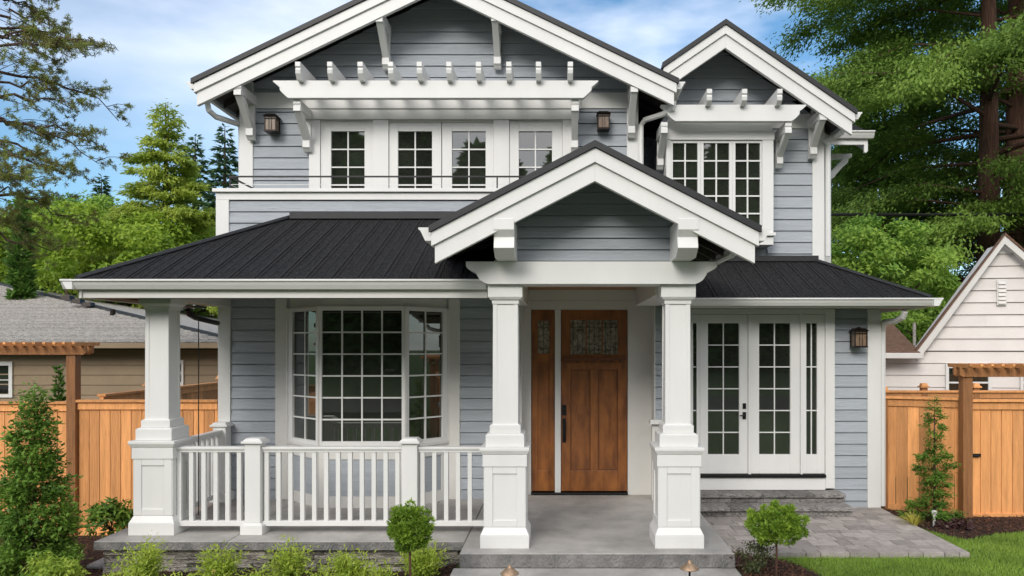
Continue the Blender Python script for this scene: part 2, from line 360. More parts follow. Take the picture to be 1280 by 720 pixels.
# cores (closed bodies behind the cladding)
co = MB().box(-4.44, -.52, YW + .012, 17, -.55, 3.66).box(-.519, 1.249, YD + .09, 17, -.55, 3.66).box(1.254, 4.19, YW + .012, 17, -.55, 2.58)
co.box(-4.43, 1.09, YW + .04, YU + .01, 3.661, 4.0).box(-4.49, 1.09, YU + .012, 17, 3.661, 5.65).prism([(-4.49, 5.651), (1.09, 5.651), (1.09, 5.68), (-1.69, 7.0), (-4.49, 5.68)], YU + .012, 17)
co.box(1.46, 3.81, YR + .012, 12.5, 2.6, 5.25).prism([(1.46, 5.251), (3.81, 5.251), (2.267, 6.3)], YR + .012, 14.5).box(1.1, 4.24, 12.06, 17, 2.6, 5.2)
hp(co, 'wall_core', 'siding', 0)
# siding on the lower walls
EX = .1494; zl = .8636 - 6 * EX
s1 = MB(); siding(s1, zl, 2.75, con(-4.31), con(-.50), YW, EX); hp(s1, 'siding_wall', 'siding', 0)
hp(siding(MB(), zl, 2.75, con(1.25), con(1.75), YW, EX), 'siding_wall', 'siding', 0); hp(siding(MB(), zl - EX, 2.6, con(3.55), con(4.06), YW, EX), 'siding_wall', 'siding', 0)
s3 = MB(); z3 = Z(265.5, YW); siding(s3, z3 - 4 * .1475, Z(250.3, YW), con(-4.36), con(1.1), YW, .1475); hp(s3, 'parapet_siding', 'siding', 0)
# side walls
for a_ in ((-.5, 3.7, con(YW + .02), con(17), -4.455, EX, -1), (3.7, 5.62, con(YU + .02), con(17), -4.50, EX, -1), (-.3, 2.6, con(YW + .02), con(17), 4.205, EX, 1), (2.6, 5.22, con(YR + .05), con(12.05), 3.825, EX, 1), (2.6, 5.22, con(12.1), con(17), 4.255, EX, 1)):
    hp(siding(MB(), *a_), 'siding_wall', 'siding', 0)
# upper left wall + gable siding
GX, GS, GD = -1.675, .481, 10.2; GZ = 7.16           # main gable: axis, slope, fascia plane, apex height of the roof top
EU = 14.25 * YU / F
z5 = Z(141, YU)
for a_, b_ in ((-4.36, X(387, YU)), (X(721, YU), 1.0)): hp(siding(MB(), z5 - 12 * EU, Z(136, YU), con(a_), con(b_), YU, EU), 'siding_wall', 'siding', 0)
lo = lambda z: GX - (GZ - .16 - z) / GS; hi = lambda z: GX + (GZ - .16 - z) / GS
s6 = MB(); siding(s6, Z(112, YU), 7.0, lambda z: max(-4.5, lo(z)), lambda z: min(1.1, hi(z)), YU, EU); hp(s6, 'gable_siding', 'siding', 0)
# upper right wall + gable
RX, RS, RD, RZ = 2.267, .687, 10.4, 6.47
ER = 14.3 * YR / F
s7 = MB(); siding(s7, Z(175, YR) - 14 * ER, Z(161, YR), con(3.0), con(3.68), YR, ER); hp(s7, 'siding_wall', 'siding', 0)
s8 = MB(); siding(s8, Z(127, YR), 6.3, lambda z: max(1.45, RX - (RZ - .14 - z) / RS), lambda z: min(3.83, RX + (RZ - .14 - z) / RS), YR, ER); hp(s8, 'gable_siding', 'siding', 0)
s9 = MB(); siding(s9, 3.0, 5.3, con(1.0), con(1.5), 12.0, ER); hp(s9, 'recessed_siding', 'siding', 0)
# corner boards, bands
def board(name, x0, x1, y0, y1, z0, z1, m='white'): return hp(MB().box(x0, x1, y0, y1, z0, z1), name, m)
board('corner_board', -4.475, X(289, YW), YW - .03, YW + .1, 0, 2.8); board('corner_board', X(1083.5, YW), 4.2, YW - .03, YW + .1, -.11, 2.6)
board('corner_board', X(271, YW), X(287.2, YW), YW - .032, YW + .1, 2.9, Z(250.3, YW))
board('parapet_band', X(271, YW), 1.1, YW - .03, YW + .12, Z(250.2, YW), Z(241, YW)); board('parapet_cap', X(268, YW), 1.1, YW - .07, YW + .18, Z(240.9, YW), Z(236.5, YW))
board('balcony_floor', -4.45, 1.08, YW + .125, YU - .002, 3.85, 4.0, 'concrete')
board('corner_board', X(300.3, YU), X(317, YU), YU - .03, YU + .08, 3.9, 5.75); board('corner_board', X(783.5, YU), X(797.7, YU), YU - .03, YU + .08, 3.3, 5.72)
board('frieze_band', X(317.1, YU), X(783.4, YU), YU - .027, YU + .02, Z(136, YU), Z(116.3, YU))
board('corner_board', X(1014.8, YR), X(1029.6, YR), YR - .03, YR + .08, 3.0, 5.5); board('frieze_band', X(838, YR), X(1014.7, YR), YR - .027, YR + .02, Z(161, YR), Z(143, YR))
board('corner_board', X(1024, 12), 4.27, 11.97, 12.1, 2.8, 5.2)
# ---------------------------------------------------------------- roofs
def gable_roof(xc, zc, half_, s, y0, y1, th=.065, lat=.26, hl=None):
    r_ = MB()
    for sg, half in ((-1, hl or half_), (1, half_)):
        a = (xc, zc); b = (xc + sg * half, zc - s * half)
        r_.prism([a, b, (b[0], b[1] - th), (a[0], a[1] - th)], y0, y1)
    o = hp(r_, 'gable_roof', 'roof', 0)
    rb = MB(); n_ = int((y1 - y0) / lat)
    for sg, half in ((-1, hl or half_), (1, half_)):
        for k in range(n_):
            y = y0 + .12 + k * lat; a = (xc + sg * .03, zc - s * .03 + .001); b = (xc + sg * half, zc - s * half + .001)
            rb.prism([a, b, (b[0], b[1] + .016), (a[0], a[1] + .016)], y, y + .02)
    rb.build('standing_seam', 'rib', o)
    e = MB()
    for sg, half in ((-1, hl or half_), (1, half_)):
        a = (xc, zc + .004); b = (xc + sg * (half + .01), zc - s * (half + .01) + .004)
        e.prism([a, b, (b[0], b[1] - th - .004), (a[0], a[1] - th - .004)], y0 - .03, y0 - .001)
    e.build('drip_edge', 'edge', o)
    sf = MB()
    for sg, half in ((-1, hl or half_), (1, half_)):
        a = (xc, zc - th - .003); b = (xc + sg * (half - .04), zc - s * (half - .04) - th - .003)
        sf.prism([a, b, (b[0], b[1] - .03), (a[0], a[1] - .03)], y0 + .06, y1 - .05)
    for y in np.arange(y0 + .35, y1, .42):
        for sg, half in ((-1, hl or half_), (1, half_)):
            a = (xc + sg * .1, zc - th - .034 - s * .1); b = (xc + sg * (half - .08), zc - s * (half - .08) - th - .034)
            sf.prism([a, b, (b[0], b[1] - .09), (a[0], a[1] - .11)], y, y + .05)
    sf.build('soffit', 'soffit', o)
    return o
def fascia(xc, zc, half_, s, y, t1, t2, half2_=None, hl=None):
    f = MB(); half2_ = half2_ or half_ - .03
    for sg, half, half2 in ((-1, hl or half_, hl or half2_), (1, half_, half2_)):
        f.prism([(xc, zc), (xc + sg * half, zc - s * half), (xc + sg * half, zc - s * half - t1), (xc, zc - t1)], y, y + .09)
        f.prism([(xc, zc - t1 - .001), (xc + sg * half2, zc - s * half2 - t1 - .001), (xc + sg * half2, zc - s * half2 - t1 - t2), (xc, zc - t1 - t2)], y + .028, y + .09)
    return hp(f, 'rake_board', 'white', .003)
def kgut(name, a, b, z, along='x', sgn=-1, c=0, h=.1, wd=.115):
    """K gutter: along x at y=c, opening away from the house in direction sgn"""
    pr = [(0, 0), (sgn * wd, 0), (sgn * wd, -.018), (sgn * (wd - .018), -.03), (sgn * (wd - .03), -.055), (sgn * wd * .5, -h), (0, -h)]
    m_ = MB().prism([(c + p[0], z + p[1]) for p in pr], a, b, 'x' if along == 'x' else 'y')
    return hp(m_, name, 'white', .002)
# main left gable
TE = .065
HW = 3.26
gable_roof(GX, GZ, HW, GS, GD, 17.4); fascia(GX, GZ - TE - .004, HW - .02, GS, GD - .005, .128, .177)
kgut('gutter', GD + .05, 17.4, GZ - GS * HW - .02, 'y', -1, GX - HW + .01); kgut('gutter', GD + .05, 17.4, GZ - GS * HW - .02, 'y', 1, GX + HW - .01)
# right gable
gable_roof(RX, RZ, 1.785, RS, RD, 14.5, hl=.86); fascia(RX, RZ - TE - .004, 1.77, RS, RD - .005, .12, .185, hl=.85)
kgut('gutter', RD + .05, 12.0, RZ - RS * 1.785 - .02, 'y', 1, RX + 1.775)
# portico gable
PX, PS, PD, PZ = .325, .514, 7.05, 3.905
gable_roof(PX, PZ, 1.53, PS, PD, YW - .02, th=.058, lat=.24); fascia(PX, PZ - .062, 1.52, PS, PD - .005, .132, .172, 1.49)
kgut('gutter', PD + .03, YW - .03, PZ - PS * 1.53 - .01, 'y', -1, PX - 1.52, h=.125, wd=.125); kgut('gutter', PD + .03, 9.6, PZ - PS * 1.53 - .01, 'y', 1, PX + 1.52, h=.125, wd=.125)
# rear wing roof: ridge runs left to right
rw = MB().prism([(11.5, 5.24), (14.6, 6.75), (17.6, 5.24), (17.6, 5.18), (14.6, 6.69), (11.5, 5.18)], 1.2, 4.68, 'x'); o = hp(rw, 'rear_roof', 'roof', 0)
MB().prism([(11.52, 5.175), (14.6, 6.685), (17.6, 5.175), (17.6, 5.14), (14.6, 6.65), (11.52, 5.14)], 1.3, 4.62, 'x').build('soffit', 'soffit', o)
board('fascia_board', 3.9, 4.60, 11.49, 11.53, 5.05, 5.17); board('rake_board', 4.60, 4.64, 11.49, 11.53, 4.93, 5.18); kgut('gutter', 3.85, 4.72, 5.235, 'x', -1, 11.488)
hp(MB().prism([(11.5, 5.17), (14.6, 6.68), (14.6, 6.48), (11.5, 4.95)], 4.62, 4.66, 'x'), 'rake_board')
# porch hip roof (left)
def hip(name, A, B, Cc, Dd, E, m='roof', th=.05):
    """A eave left, B eave right, Cc top right, Dd top left (hip end), E back eave corner"""
    pass
EZ, EY = 2.68, 7.72; TZ = 3.69
fl, fr, tr, tl, bl = (-4.91, EY, EZ), (-.62, EY, EZ), (-.62, YW - .005, TZ), (-3.49, YW - .005, TZ), (-4.91, YW - .005, EZ)
r_ = MB().quad([fl, fr, tr, tl]).quad([fl, tl, bl]); dn = lambda p: (p[0], p[1], p[2] - .05)
r_.quad([dn(p) for p in (fl, fr, tr, tl)]).quad([dn(p) for p in (fl, tl, bl)]).quad([fl, fr, dn(fr), dn(fl)]).quad([fl, bl, dn(bl), dn(fl)]).quad([fr, tr, dn(tr), dn(fr)])
pr = hp(r_, 'porch_roof', 'roof', 0)
def lerp(a, b, t): return tuple(a[i] + (b[i] - a[i]) * t for i in range(3))
def seams(parent, x0, x1, step, eave, top, hipx=None, hipx1=None, side=-1):
    rb = MB(); x = x0
    while x < x1:
        for dx, hh, ww in ((0, .009, .014), (.05, .007, .010), (.15, .004, .010)):
            xx = x + dx; t = 1.0
            if side < 0 and xx < tl[0]: t = (xx - fl[0]) / (tl[0] - fl[0])
            if side > 0 and xx > hipx: t = (hipx1 - xx) / (hipx1 - hipx)
            if t > .04:
                a = (eave[0], eave[1] + .001); b = (eave[0] + (top[0] - eave[0]) * t, eave[1] + (top[1] - eave[1]) * t + .001)
                rb.prism([a, b, (b[0], b[1] + hh), (a[0], a[1] + hh)], xx, xx + ww, 'x')
        x += step
    rb.build('standing_seam', 'rib', parent)
seams(pr, -4.7, -.66, .262, (EY, EZ), (YW - .01, TZ))
cp = MB().tube([(fl[0], EY, EZ + .012), (-3.49, YW - .02, TZ + .014)], .032, 6); cp.box(-3.5, -.62, YW - .14, YW - .035, TZ - .035, TZ + .05); cp.build('ridge_cap', 'edge', pr)
kgut('gutter', -5.02, -.74, EZ - .004, 'x', -1, EY + .015, h=.098); kgut('gutter', EY - .09, YW - .03, EZ - .004, 'y', -1, -4.90)
board('fascia_board', -4.86, -.74, EY + .02, EY + .05, Z(372.5, 7.74), EZ - .06, 'white2'); board('fascia_board', -4.89, -4.861, EY + .0, YW - .03, 2.49, EZ - .06, 'white2')
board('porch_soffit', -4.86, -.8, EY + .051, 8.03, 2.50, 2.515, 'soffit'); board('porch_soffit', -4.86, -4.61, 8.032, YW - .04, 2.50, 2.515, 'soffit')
board('porch_beam', -4.56, -.83, 8.10, 8.34, 2.519, 2.75, 'white2'); board('porch_beam', -4.55, -4.31, 8.341, YW - .035, 2.519, 2.75, 'white2'); board('porch_ceiling', -4.30, -.83, 8.341, YW - .035, 2.71, 2.75, 'white2')
# french door roof (right)
RE, RY = 2.60, 9.42
fl2, fr2, tr2, tl2 = (1.3, RY, RE), (4.60, RY, RE), (3.62, YR - .01, 3.25), (1.0, YR - .01, 3.25); br2, bt2 = (4.6, 13.2, RE), (3.62, 13.2, 3.25)
r_ = MB().quad([fl2, fr2, tr2, tl2]).quad([fr2, br2, bt2, tr2]).quad([dn(p) for p in (fl2, fr2, tr2, tl2)]).quad([dn(p) for p in (fr2, br2, bt2, tr2)]).quad([fl2, fr2, dn(fr2), dn(fl2)]).quad([fr2, br2, dn(br2), dn(fr2)])
qr = hp(r_, 'lower_roof', 'roof', 0); seams(qr, 1.4, 4.5, .262, (RY, RE), (YR - .02, 3.25), hipx=3.62, hipx1=4.6, side=1)
MB().tube([(4.6, RY, RE + .012), (3.62, YR - .03, 3.264)], .03, 6).box(1.0, 3.7, YR - .13, YR - .034, 3.22, 3.30).build('ridge_cap', 'edge', qr)
kgut('gutter', 1.32, 4.69, RE - .004, 'x', -1, RY + .012, h=.095); kgut('gutter', RY - .1, 13.1, RE - .004, 'y', 1, 4.59)
board('fascia_board', 1.32, 4.55, RY + .017, RY + .05, 2.475, RE - .06, 'white2'); board('fascia_board', 4.52, 4.55, RY + .052, 13, 2.475, RE - .06, 'white2')
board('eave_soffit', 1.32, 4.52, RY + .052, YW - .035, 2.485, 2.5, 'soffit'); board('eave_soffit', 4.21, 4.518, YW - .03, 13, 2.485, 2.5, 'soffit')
# portico beam, ceiling, siding
bm_ = MB(); zt, zb = Z(326.5, 7.5), 2.617; xa, xb = X(582, 7.5), X(897, 7.5)
def ogee(x, sg): return [(x, zt), (x, zt - .05), (x + sg * .02, zt - .072), (x + sg * .10, zt - .115), (x + sg * .108, zt - .135), (x + sg * .14, zt - .185), (x + sg * .18, zt - .21), (x + sg * .215, zb)]
poly = ogee(xa, 1) + ogee(xb, -1)[::-1]; bm_.prism(poly, 7.52, 7.86); hp(bm_, 'portico_beam', 'white', .004)
board('portico_side_beam', -.68, -.42, 7.87, YW - .04, 2.53, 2.9); board('portico_side_beam', .99, 1.30, 7.87, YW - .04, 2.53, 2.9)
board('portico_ceiling', -.419, 1.059, 7.862, YD - .035, 2.765, 2.8, 'ceilwood')
sp = MB(); siding(sp, zt + .006, 3.75, lambda z: max(PX - .84, PX - (PZ - .12 - z) / PS), lambda z: min(PX + .84, PX + (PZ - .12 - z) / PS), 7.62, 14.35 * 7.6 / F); 
sp.prism([(PX - .84, zt), (PX + .84, zt), (PX + .84, zt + .42), (PX, PZ - .15), (PX - .84, zt + .42)], 7.631, 7.8); hp(sp, 'portico_siding', 'siding', 0)
for x_ in (X(630, 7.1), X(860, 7.1)):     # portico outlooker blocks
    zt2 = 3.06 + .03
    pts = [(7.065, zt2 + .1), (7.065, Z(287.5, 7.1)), (7.12, Z(296, 7.1)), (7.09, Z(310, 7.1)), (7.22, zt + .002), (7.61, zt + .002), (7.61, zt2 + .1)]
    hp(MB().prism(pts, x_ - .096, x_ + .096, 'x'), 'outlooker', 'white', .004)
# knee brackets
def bracket(x_, yf, yw, zt_, zb_, wd=.1, name='bracket'):
    b = MB(); h = zt_ - zb_
    b.prism([(yf, zt_), (yf, zt_ - .05), (yf + .015, zt_ - .07), (yf, zt_ - .09), (yf, zt_ - .15), (yf + .06, zt_ - .15), (yf + .09, zt_ - .13), (yw, zt_ - .13), (yw, zt_)], x_ - wd / 2, x_ + wd / 2, 'x')
    b.prism([(yf + .02, zt_ - .151), (yf + .16, zt_ - .131), (yw - .04, zb_ + .16), (yw - .12, zb_ + .13)], x_ - wd / 2 + .006, x_ + wd / 2 - .006, 'x')
    b.prism([(yw - .14, zb_ + .14), (yw - .14, zb_ + .05), (yw - .11, zb_ + .03), (yw - .08, zb_), (yw - .02, zb_), (yw - .02, zb_ + .2), (yw - .06, zb_ + .2)], x_ - wd / 2, x_ + wd / 2, 'x')
    b.box(x_ - wd / 2 + .01, x_ + wd / 2 - .01, yw - .05, yw, zb_ + .1, zt_ - .131)
    return hp(b, name, 'white', .003)
yb = GD + .04
for px_, t_, b_ in ((296.5, 104.5, 175), (473.5, 13, 87), (618.5, 12, 86), (793, 101, 172)):
    bracket(X(px_, yb), yb, YU - .03, Z(t_, yb), Z(b_, YU - .1))
bracket(X(1030.5, RD), RD + .04, YR - .03, Z(136, RD + .04), Z(198, YR - .1))
bracket(X(369, 10.2), 10.26, YU - .03, 5.333 - .002, Z(190, YU - .1), .1); bracket(X(719, 10.2), 10.26, YU - .03, 5.331, Z(190, YU - .1), .1)
# pergola beams with rafter tails over the windows
def pergola(x0, x1, yb, z0, z1, rafters, yr, yw, zr):
    def e(x, sg): return [(x, z1), (x, z1 - .015), (x + sg * .09, z1 - .09), (x + sg * .09, z1 - .12), (x + sg * .10, z1 - .14), (x + sg * .15, z1 - .19), (x + sg * .2, z0)]
    hp(MB().prism(e(x0, 1) + e(x1, -1)[::-1], yb, yb + .09), 'pergola_beam', 'white', .004)
    for x_ in rafters:
        pts = [(yr, zr), (yr, zr - .06), (yr + .02, zr - .075), (yr + .005, zr - .10), (yr + .015, zr - .15), (yr + .07, z1 - .03), (yb - .001, z1 - .03), (yb - .001, z1 + .002), (yw, z1 + .002), (yw, zr)]
        hp(MB().prism(pts, x_ - .035, x_ + .035, 'x'), 'rafter_tail', 'white', .003)
pergola(X(341, 10.2), X(748, 10.2), 10.2, 5.335, 5.57, [X(p, 10.05) for p in (372, 412, 450, 488, 524, 561, 598, 636, 673, 713)], 10.05, YU - .02, Z(77, 10.05))
BY = 10.55
pergola(X(826, BY - .15), X(1008, BY - .15), BY - .15, Z(151.4, BY - .15), Z(130.8, BY - .15), [X(p, BY - .3) for p in (887, 931, 975)], BY - .3, YR - .02, Z(111, BY - .3))
bracket(X(982.5, BY), BY - .12, YR - .03, Z(151.5, BY - .15) - .002, Z(210, YR - .1), .09); bracket(X(829, BY), BY - .12, YR - .03, Z(151.5, BY - .15) - .002, Z(212, YR - .1), .09)
# rear wing bracket (in the plane facing us)
b = MB().prism([(4.27, 5.04), (4.60, 5.04), (4.60, 4.99), (4.55, 4.96), (4.27, 4.96)], 11.98, 12.07).prism([(4.55, 4.959), (4.46, 4.959), (4.30, 4.78), (4.271, 4.78), (4.271, 4.64), (4.32, 4.66), (4.36, 4.72), (4.47, 4.84), (4.50, 4.86), (4.54, 4.9)], 11.985, 12.065); hp(b, 'bracket', 'white', .003)

# ---------------------------------------------------------------- windows
def window(x0, x1, z0, z1, y, glass, cols, rows, name='window', rz=0, org=None, door=None, parent=None, mun=.018, dep=.05, leaf='white'):
    """frame fills x0..x1, z0..z1 around the glass rects; local coords when org is given"""
    fr_ = MB(); gx0, gx1, gz0, gz1 = glass
    fr_.box(x0, gx0, y, y + dep, z0, z1).box(gx1, x1, y, y + dep, z0, z1).box(gx0, gx1, y, y + dep, z0, gz0).box(gx0, gx1, y, y + dep, gz1, z1)
    o = fr_.build(name, leaf, parent or H, bevel=.003, loc=org, rz=rz)
    p = MB().box(gx0 - .005, gx1 + .005, y + .032, y + .04, gz0 - .005, gz1 + .005); p.build('pane', 'glass', o)
    g = MB(); W, Hh = gx1 - gx0, gz1 - gz0
    for i in range(1, cols): x = gx0 + W * i / cols; g.box(x - mun / 2, x + mun / 2, y + .014, y + .031, gz0, gz1)
    for j in range(1, rows): z = gz0 + Hh * j / rows; g.box(gx0, gx1, y + .012, y + .0305, z - mun / 2, z + mun / 2)
    g.build('muntins', 'white', o)
    return o
# upper left surround: header, pilasters
ys_ = YU - .06
def XU(p): return X(p, ys_)
def ZU(p): return Z(p, ys_)
for a, b in ((386, 400), (466, 485.5), (617, 636.5), (703, 722)): board('window_pilaster', XU(a), XU(b), ys_, YU, 3.9, ZU(149.5))
board('window_header', XU(384), XU(724), ys_ - .012, YU, ZU(149.4), ZU(136.5)); board('window_header', XU(382), XU(726), ys_ - .03, YU, ZU(136.4), ZU(113))
for a, b, g0, g1 in ((400.2, 465.8, 413.8, 455.6), (636.7, 702.8, 648.5, 690)):
    yy = YU - .035; window(XU(a), XU(b), 3.9, ZU(149.6), yy, (X(g0, yy), X(g1, yy), Z(236 + 40, yy), Z(164, yy)), 2, 5, name='balcony_window')
for a, b, g0, g1, nm in ((485.7, 551.2, 497.5, 540, 'balcony_door'), (552.2, 616.8, 565, 607, 'balcony_door')):
    yy = YU - .03; o = window(XU(a), XU(b), 3.9, ZU(152), yy, (X(g0, yy), X(g1, yy), Z(276, yy), Z(164, yy)), 2, 5, name=nm)
hp(MB().box(XU(485.7), XU(616.8), YU - .045, YU, ZU(151.9), ZU(149.6)), 'door_head', 'white2', 0)
# right bay window box
yb2 = YR - .32
def XB(p): return X(p, yb2)
def ZB(p): return Z(p, yb2)
bx = MB(); bx.box(XB(833), XB(838.5), yb2, YR, ZB(300), ZB(175)); bx.box(XB(953), XB(967), yb2, YR, ZB(291), ZB(175)); bx.box(XB(838.6), XB(952.9), yb2 + .08, YR, ZB(300), ZB(175))
hp(bx, 'window_box', 'white', .004)
board('window_header', XB(832), XB(968), yb2 - .01, YR, ZB(174.9), ZB(163.5)); board('window_header', XB(834), XB(966), yb2 + .03, YR, ZB(163.4), ZB(148))
board('window_sill', XB(831), XB(969), yb2 - .04, YR, ZB(295), ZB(291)); board('window_apron', XB(833), XB(967), yb2 + .002, YR, ZB(306), ZB(295.2))
for a, b, g0, g1 in ((838.6, 876, 841.4, 872.4), (876.2, 915.8, 880, 912), (916, 952.8, 919.8, 950.7)):
    window(XB(a), XB(b), ZB(291), ZB(174.95), yb2 + .02, (XB(g0), XB(g1), ZB(288.5), ZB(178.3)), 2, 5, name='window', mun=.02)
# bay window, lower left
yc = YW - .56; bx0, bx1 = -2.985, -1.925; ox0, ox1 = -3.575, -1.455
def bay_side(p0, p1, gl, nm):
    """angled unit from p0 (x,y) to p1"""
    dx, dy = p1[0] - p0[0], p1[1] - p0[1]; Ln = math.hypot(dx, dy); rz = math.atan2(dy, dx)
    z0, z1 = Z(557.3, yc), Z(383, yc)
    ga, gb = gl
    o = window(.035, Ln - .02, z0, z1, 0, (ga * Ln, gb * Ln, Z(552, yc), Z(388, yc)), 2, 6, name=nm, rz=rz, org=(p0[0], p0[1], 0))
    tr_ = MB().box(0, .034, -.012, .06, 0, 2.5).box(Ln - .019, Ln, -.012, .06, 0, 2.5).box(.0345, Ln - .0195, -.008, .06, z1 + .001, 2.5).box(.0345, Ln - .0195, -.02, .06, z0 - .03, z0 - .001)
    tr_.box(.0345, Ln - .0195, -.004, .06, z0 - .17, z0 - .031).box(.0345, Ln - .0195, -.004, .06, 0, .14).box(.0345, .12, -.004, .06, .141, z0 - .171).box(Ln - .12, Ln - .0195, -.004, .06, .141, z0 - .171)
    tr_.build('bay_trim', 'white2', H, bevel=.003, loc=(p0[0], p0[1], 0), rz=rz)
    MB().box(.121, Ln - .121, .012, .05, .141, z0 - .171).build('bay_panel', 'siding', H, loc=(p0[0], p0[1], 0), rz=rz)
bay_side((ox0, YW - .02), (bx0, yc), (.17, .90), 'bay_window'); bay_side((bx1, yc), (ox1, YW - .02), (.10, .86), 'bay_window')
zc0, zc1 = Z(557.3, yc), Z(383, yc)
window(bx0 + .005, bx1 - .005, zc0, zc1, yc + .001, (X(402, yc), X(502, yc), Z(552, yc), Z(388, yc)), 4, 6, name='bay_window')
tr_ = MB().box(bx0, bx1, yc - .006, yc + .06, zc1 + .001, 2.5).box(bx0 - .01, bx1 + .01, yc - .02, yc + .06, zc0 - .03, zc0 - .001).box(bx0, bx1, yc - .002, yc + .06, zc0 - .17, zc0 - .031).box(bx0, bx1, yc - .002, yc + .06, 0, .14)
tr_.box(bx0, X(409.5, yc), yc - .002, yc + .06, .141, zc0 - .171).box(X(494, yc), bx1, yc - .002, yc + .06, .141, zc0 - .171); hp(tr_, 'bay_trim', 'white2', .003)
hp(MB().box(X(409.5, yc) + .001, X(494, yc) - .001, yc + .013, yc + .06, .141, zc0 - .171), 'bay_panel', 'siding', 0)
hp(MB().prism([(ox0 + .02, YW), (bx0 + .03, yc + .07), (bx1 - .03, yc + .07), (ox1 - .02, YW)], 2.45, 2.7, 'z'), 'bay_soffit', 'white2', 0); hp(MB().prism([(ox0 + .09, YW), (bx0 + .04, yc + .08), (bx1 - .04, yc + .08), (ox1 - .09, YW)], .0, .6, 'z'), 'bay_box', 'white2', 0)
board('bay_surround', X(345, YW), X(359.5, YW), YW - .03, YW, 0, 2.7, 'white2'); board('bay_surround', X(561, YW), X(575, YW), YW - .03, YW, 0, 2.7, 'white2')
# dark sheet standing in for the shade of an unlit room behind the bay
hp(MB().box(ox0 + .1, ox1 - .1, YW - .012, YW - .002, .6, 2.45), 'dark_room_sheet', 'joint', 0)

# ---------------------------------------------------------------- front door
D0, D1 = YD - .05, YD
def XD(p): return X(p, D0)
def ZD(p): return Z(p, D0)
zt_d, zb_d = ZD(387), .045
wl = MB().box(-.52, XD(664), D0 - .03, YD + .08, 0, 2.62).box(XD(784.5), 1.249, D0 - .03, YD + .08, 0, 2.62).box(XD(664) + .0005, XD(784.5) - .0005, D0 - .03, YD + .08, zt_d, 2.62).box(-.52, 1.249, D0 - .028, YD + .08, 2.621, 2.765)
hp(wl, 'door_surround', 'white2', .003)
board('recess_jamb', -.519, -.503, YW - .03, D0 - .034, 0, 2.76, 'white2'); board('recess_jamb', 1.232, 1.248, YW - .03, D0 - .034, 0, 2.76, 'white2')
hp(MB().box(XD(693.6), XD(701), D0 - .02, YD + .05, .03, zt_d - .001), 'door_mullion', 'white', .003)
hp(MB().box(XD(664), XD(784.5), D0 - .06, YD + .05, .0, .03), 'threshold', 'black', .003)
fd = MB(); a, b = XD(701.5), XD(784); st_ = .125; zl0, zl1 = ZD(443), ZD(400)     # lite rows
fd.box(a, a + st_, D0, D1, zb_d, zt_d - .004).box(b - st_, b, D0, D1, zb_d, zt_d - .004)
ia, ib = a + st_ + .0005, b - st_ - .0005
fd.box(ia, ib, D0, D1, zl1, zt_d - .004).box(ia, ib, D0, D1, ZD(462), zl0).box(ia, ib, D0, D1, zb_d, ZD(588))
mid = (a + b) / 2
fd.box(mid - .052, mid + .052, D0 + .001, D1, ZD(588) + .0005, ZD(462) - .0005)
fdoor = hp(fd, 'front_door', 'door', .004)
dp = MB().box(ia, mid - .053, D0 + .024, D1 - .005, ZD(588), ZD(462)).box(mid + .053, ib, D0 + .024, D1 - .005, ZD(588), ZD(462)); dp.build('door_panel', 'door', fdoor)
gr = MB()
for u0, u1 in ((ia, mid - .053), (mid + .053, ib)):
    za, zc_ = ZD(588), ZD(462)
    gr.box(u0, u0 + .008, D0 + .004, D0 + .0238, za, zc_).box(u1 - .008, u1, D0 + .004, D0 + .0238, za, zc_).box(u0 + .0081, u1 - .0081, D0 + .004, D0 + .0238, za, za + .008).box(u0 + .0081, u1 - .0081, D0 + .004, D0 + .0238, zc_ - .008, zc_)
gr.build('panel_groove_shade', 'doord', fdoor)  # thin dark bars paint in the groove shade around the recessed panels
sh = MB().box(a + .03, b - .03, D0 - .06, D0 - .001, ZD(450.5), ZD(446.5))
for k in range(7): x = a + .08 + k * (b - a - .19) / 6; sh.box(x, x + .035, D0 - .032, D0 - .0015, ZD(453.5), ZD(450.6))
sh.build('dentil_shelf', 'doord', fdoor, bevel=.002)
lw = (ib - ia - .03) / 3
for k in range(3):
    x0 = ia + k * (lw + .015); gl = MB().box(x0, x0 + lw, D0 + .02, D0 + .028, zl0, zl1).build('door_lite', 'artglass', fdoor)
    ld = MB()
    for u in (.18, .5, .82): ld.box(x0 + lw * u - .003, x0 + lw * u + .003, D0 + .015, D0 + .0195, zl0, zl1)
    for v in (.12, .78, .9): ld.box(x0, x0 + lw, D0 + .014, D0 + .0192, zl0 + (zl1 - zl0) * v, zl0 + (zl1 - zl0) * v + .006)
    ld.build('lead_came', 'lead', fdoor)
    if k: MB().box(x0 - .0148, x0 - .0002, D0 + .002, D1, zl0, zl1).build('lite_bar', 'door', fdoor)
hx = XD(705.3)
hd = MB().box(hx - .028, hx + .028, D0 - .012, D0 - .0005, ZD(519), ZD(506)).lathe([(0, 0), (.02, 0), (.02, .02), (0, .02)], hx, D0 - .02, ZD(513))
hd.box(hx - .024, hx + .024, D0 - .012, D0 - .0005, ZD(553), ZD(523)).tube([(hx, D0 - .01, ZD(527)), (hx, D0 - .055, ZD(530)), (hx, D0 - .06, ZD(540)), (hx, D0 - .05, ZD(549)), (hx, D0 - .012, ZD(552))], .009, 8)
hd.build('door_handle', 'black', fdoor, bevel=.003)
sdl = MB(); a, b = XD(664.7), XD(693.4); sa, sb = a + .08, b - .07
sdl.box(a, sa, D0, D1, zb_d, zt_d - .004).box(sb, b, D0, D1, zb_d, zt_d - .004).box(sa, sb, D0, D1, ZD(401), zt_d - .004).box(sa, sb, D0, D1, ZD(452), ZD(442)).box(sa, sb, D0, D1, zb_d, ZD(588))
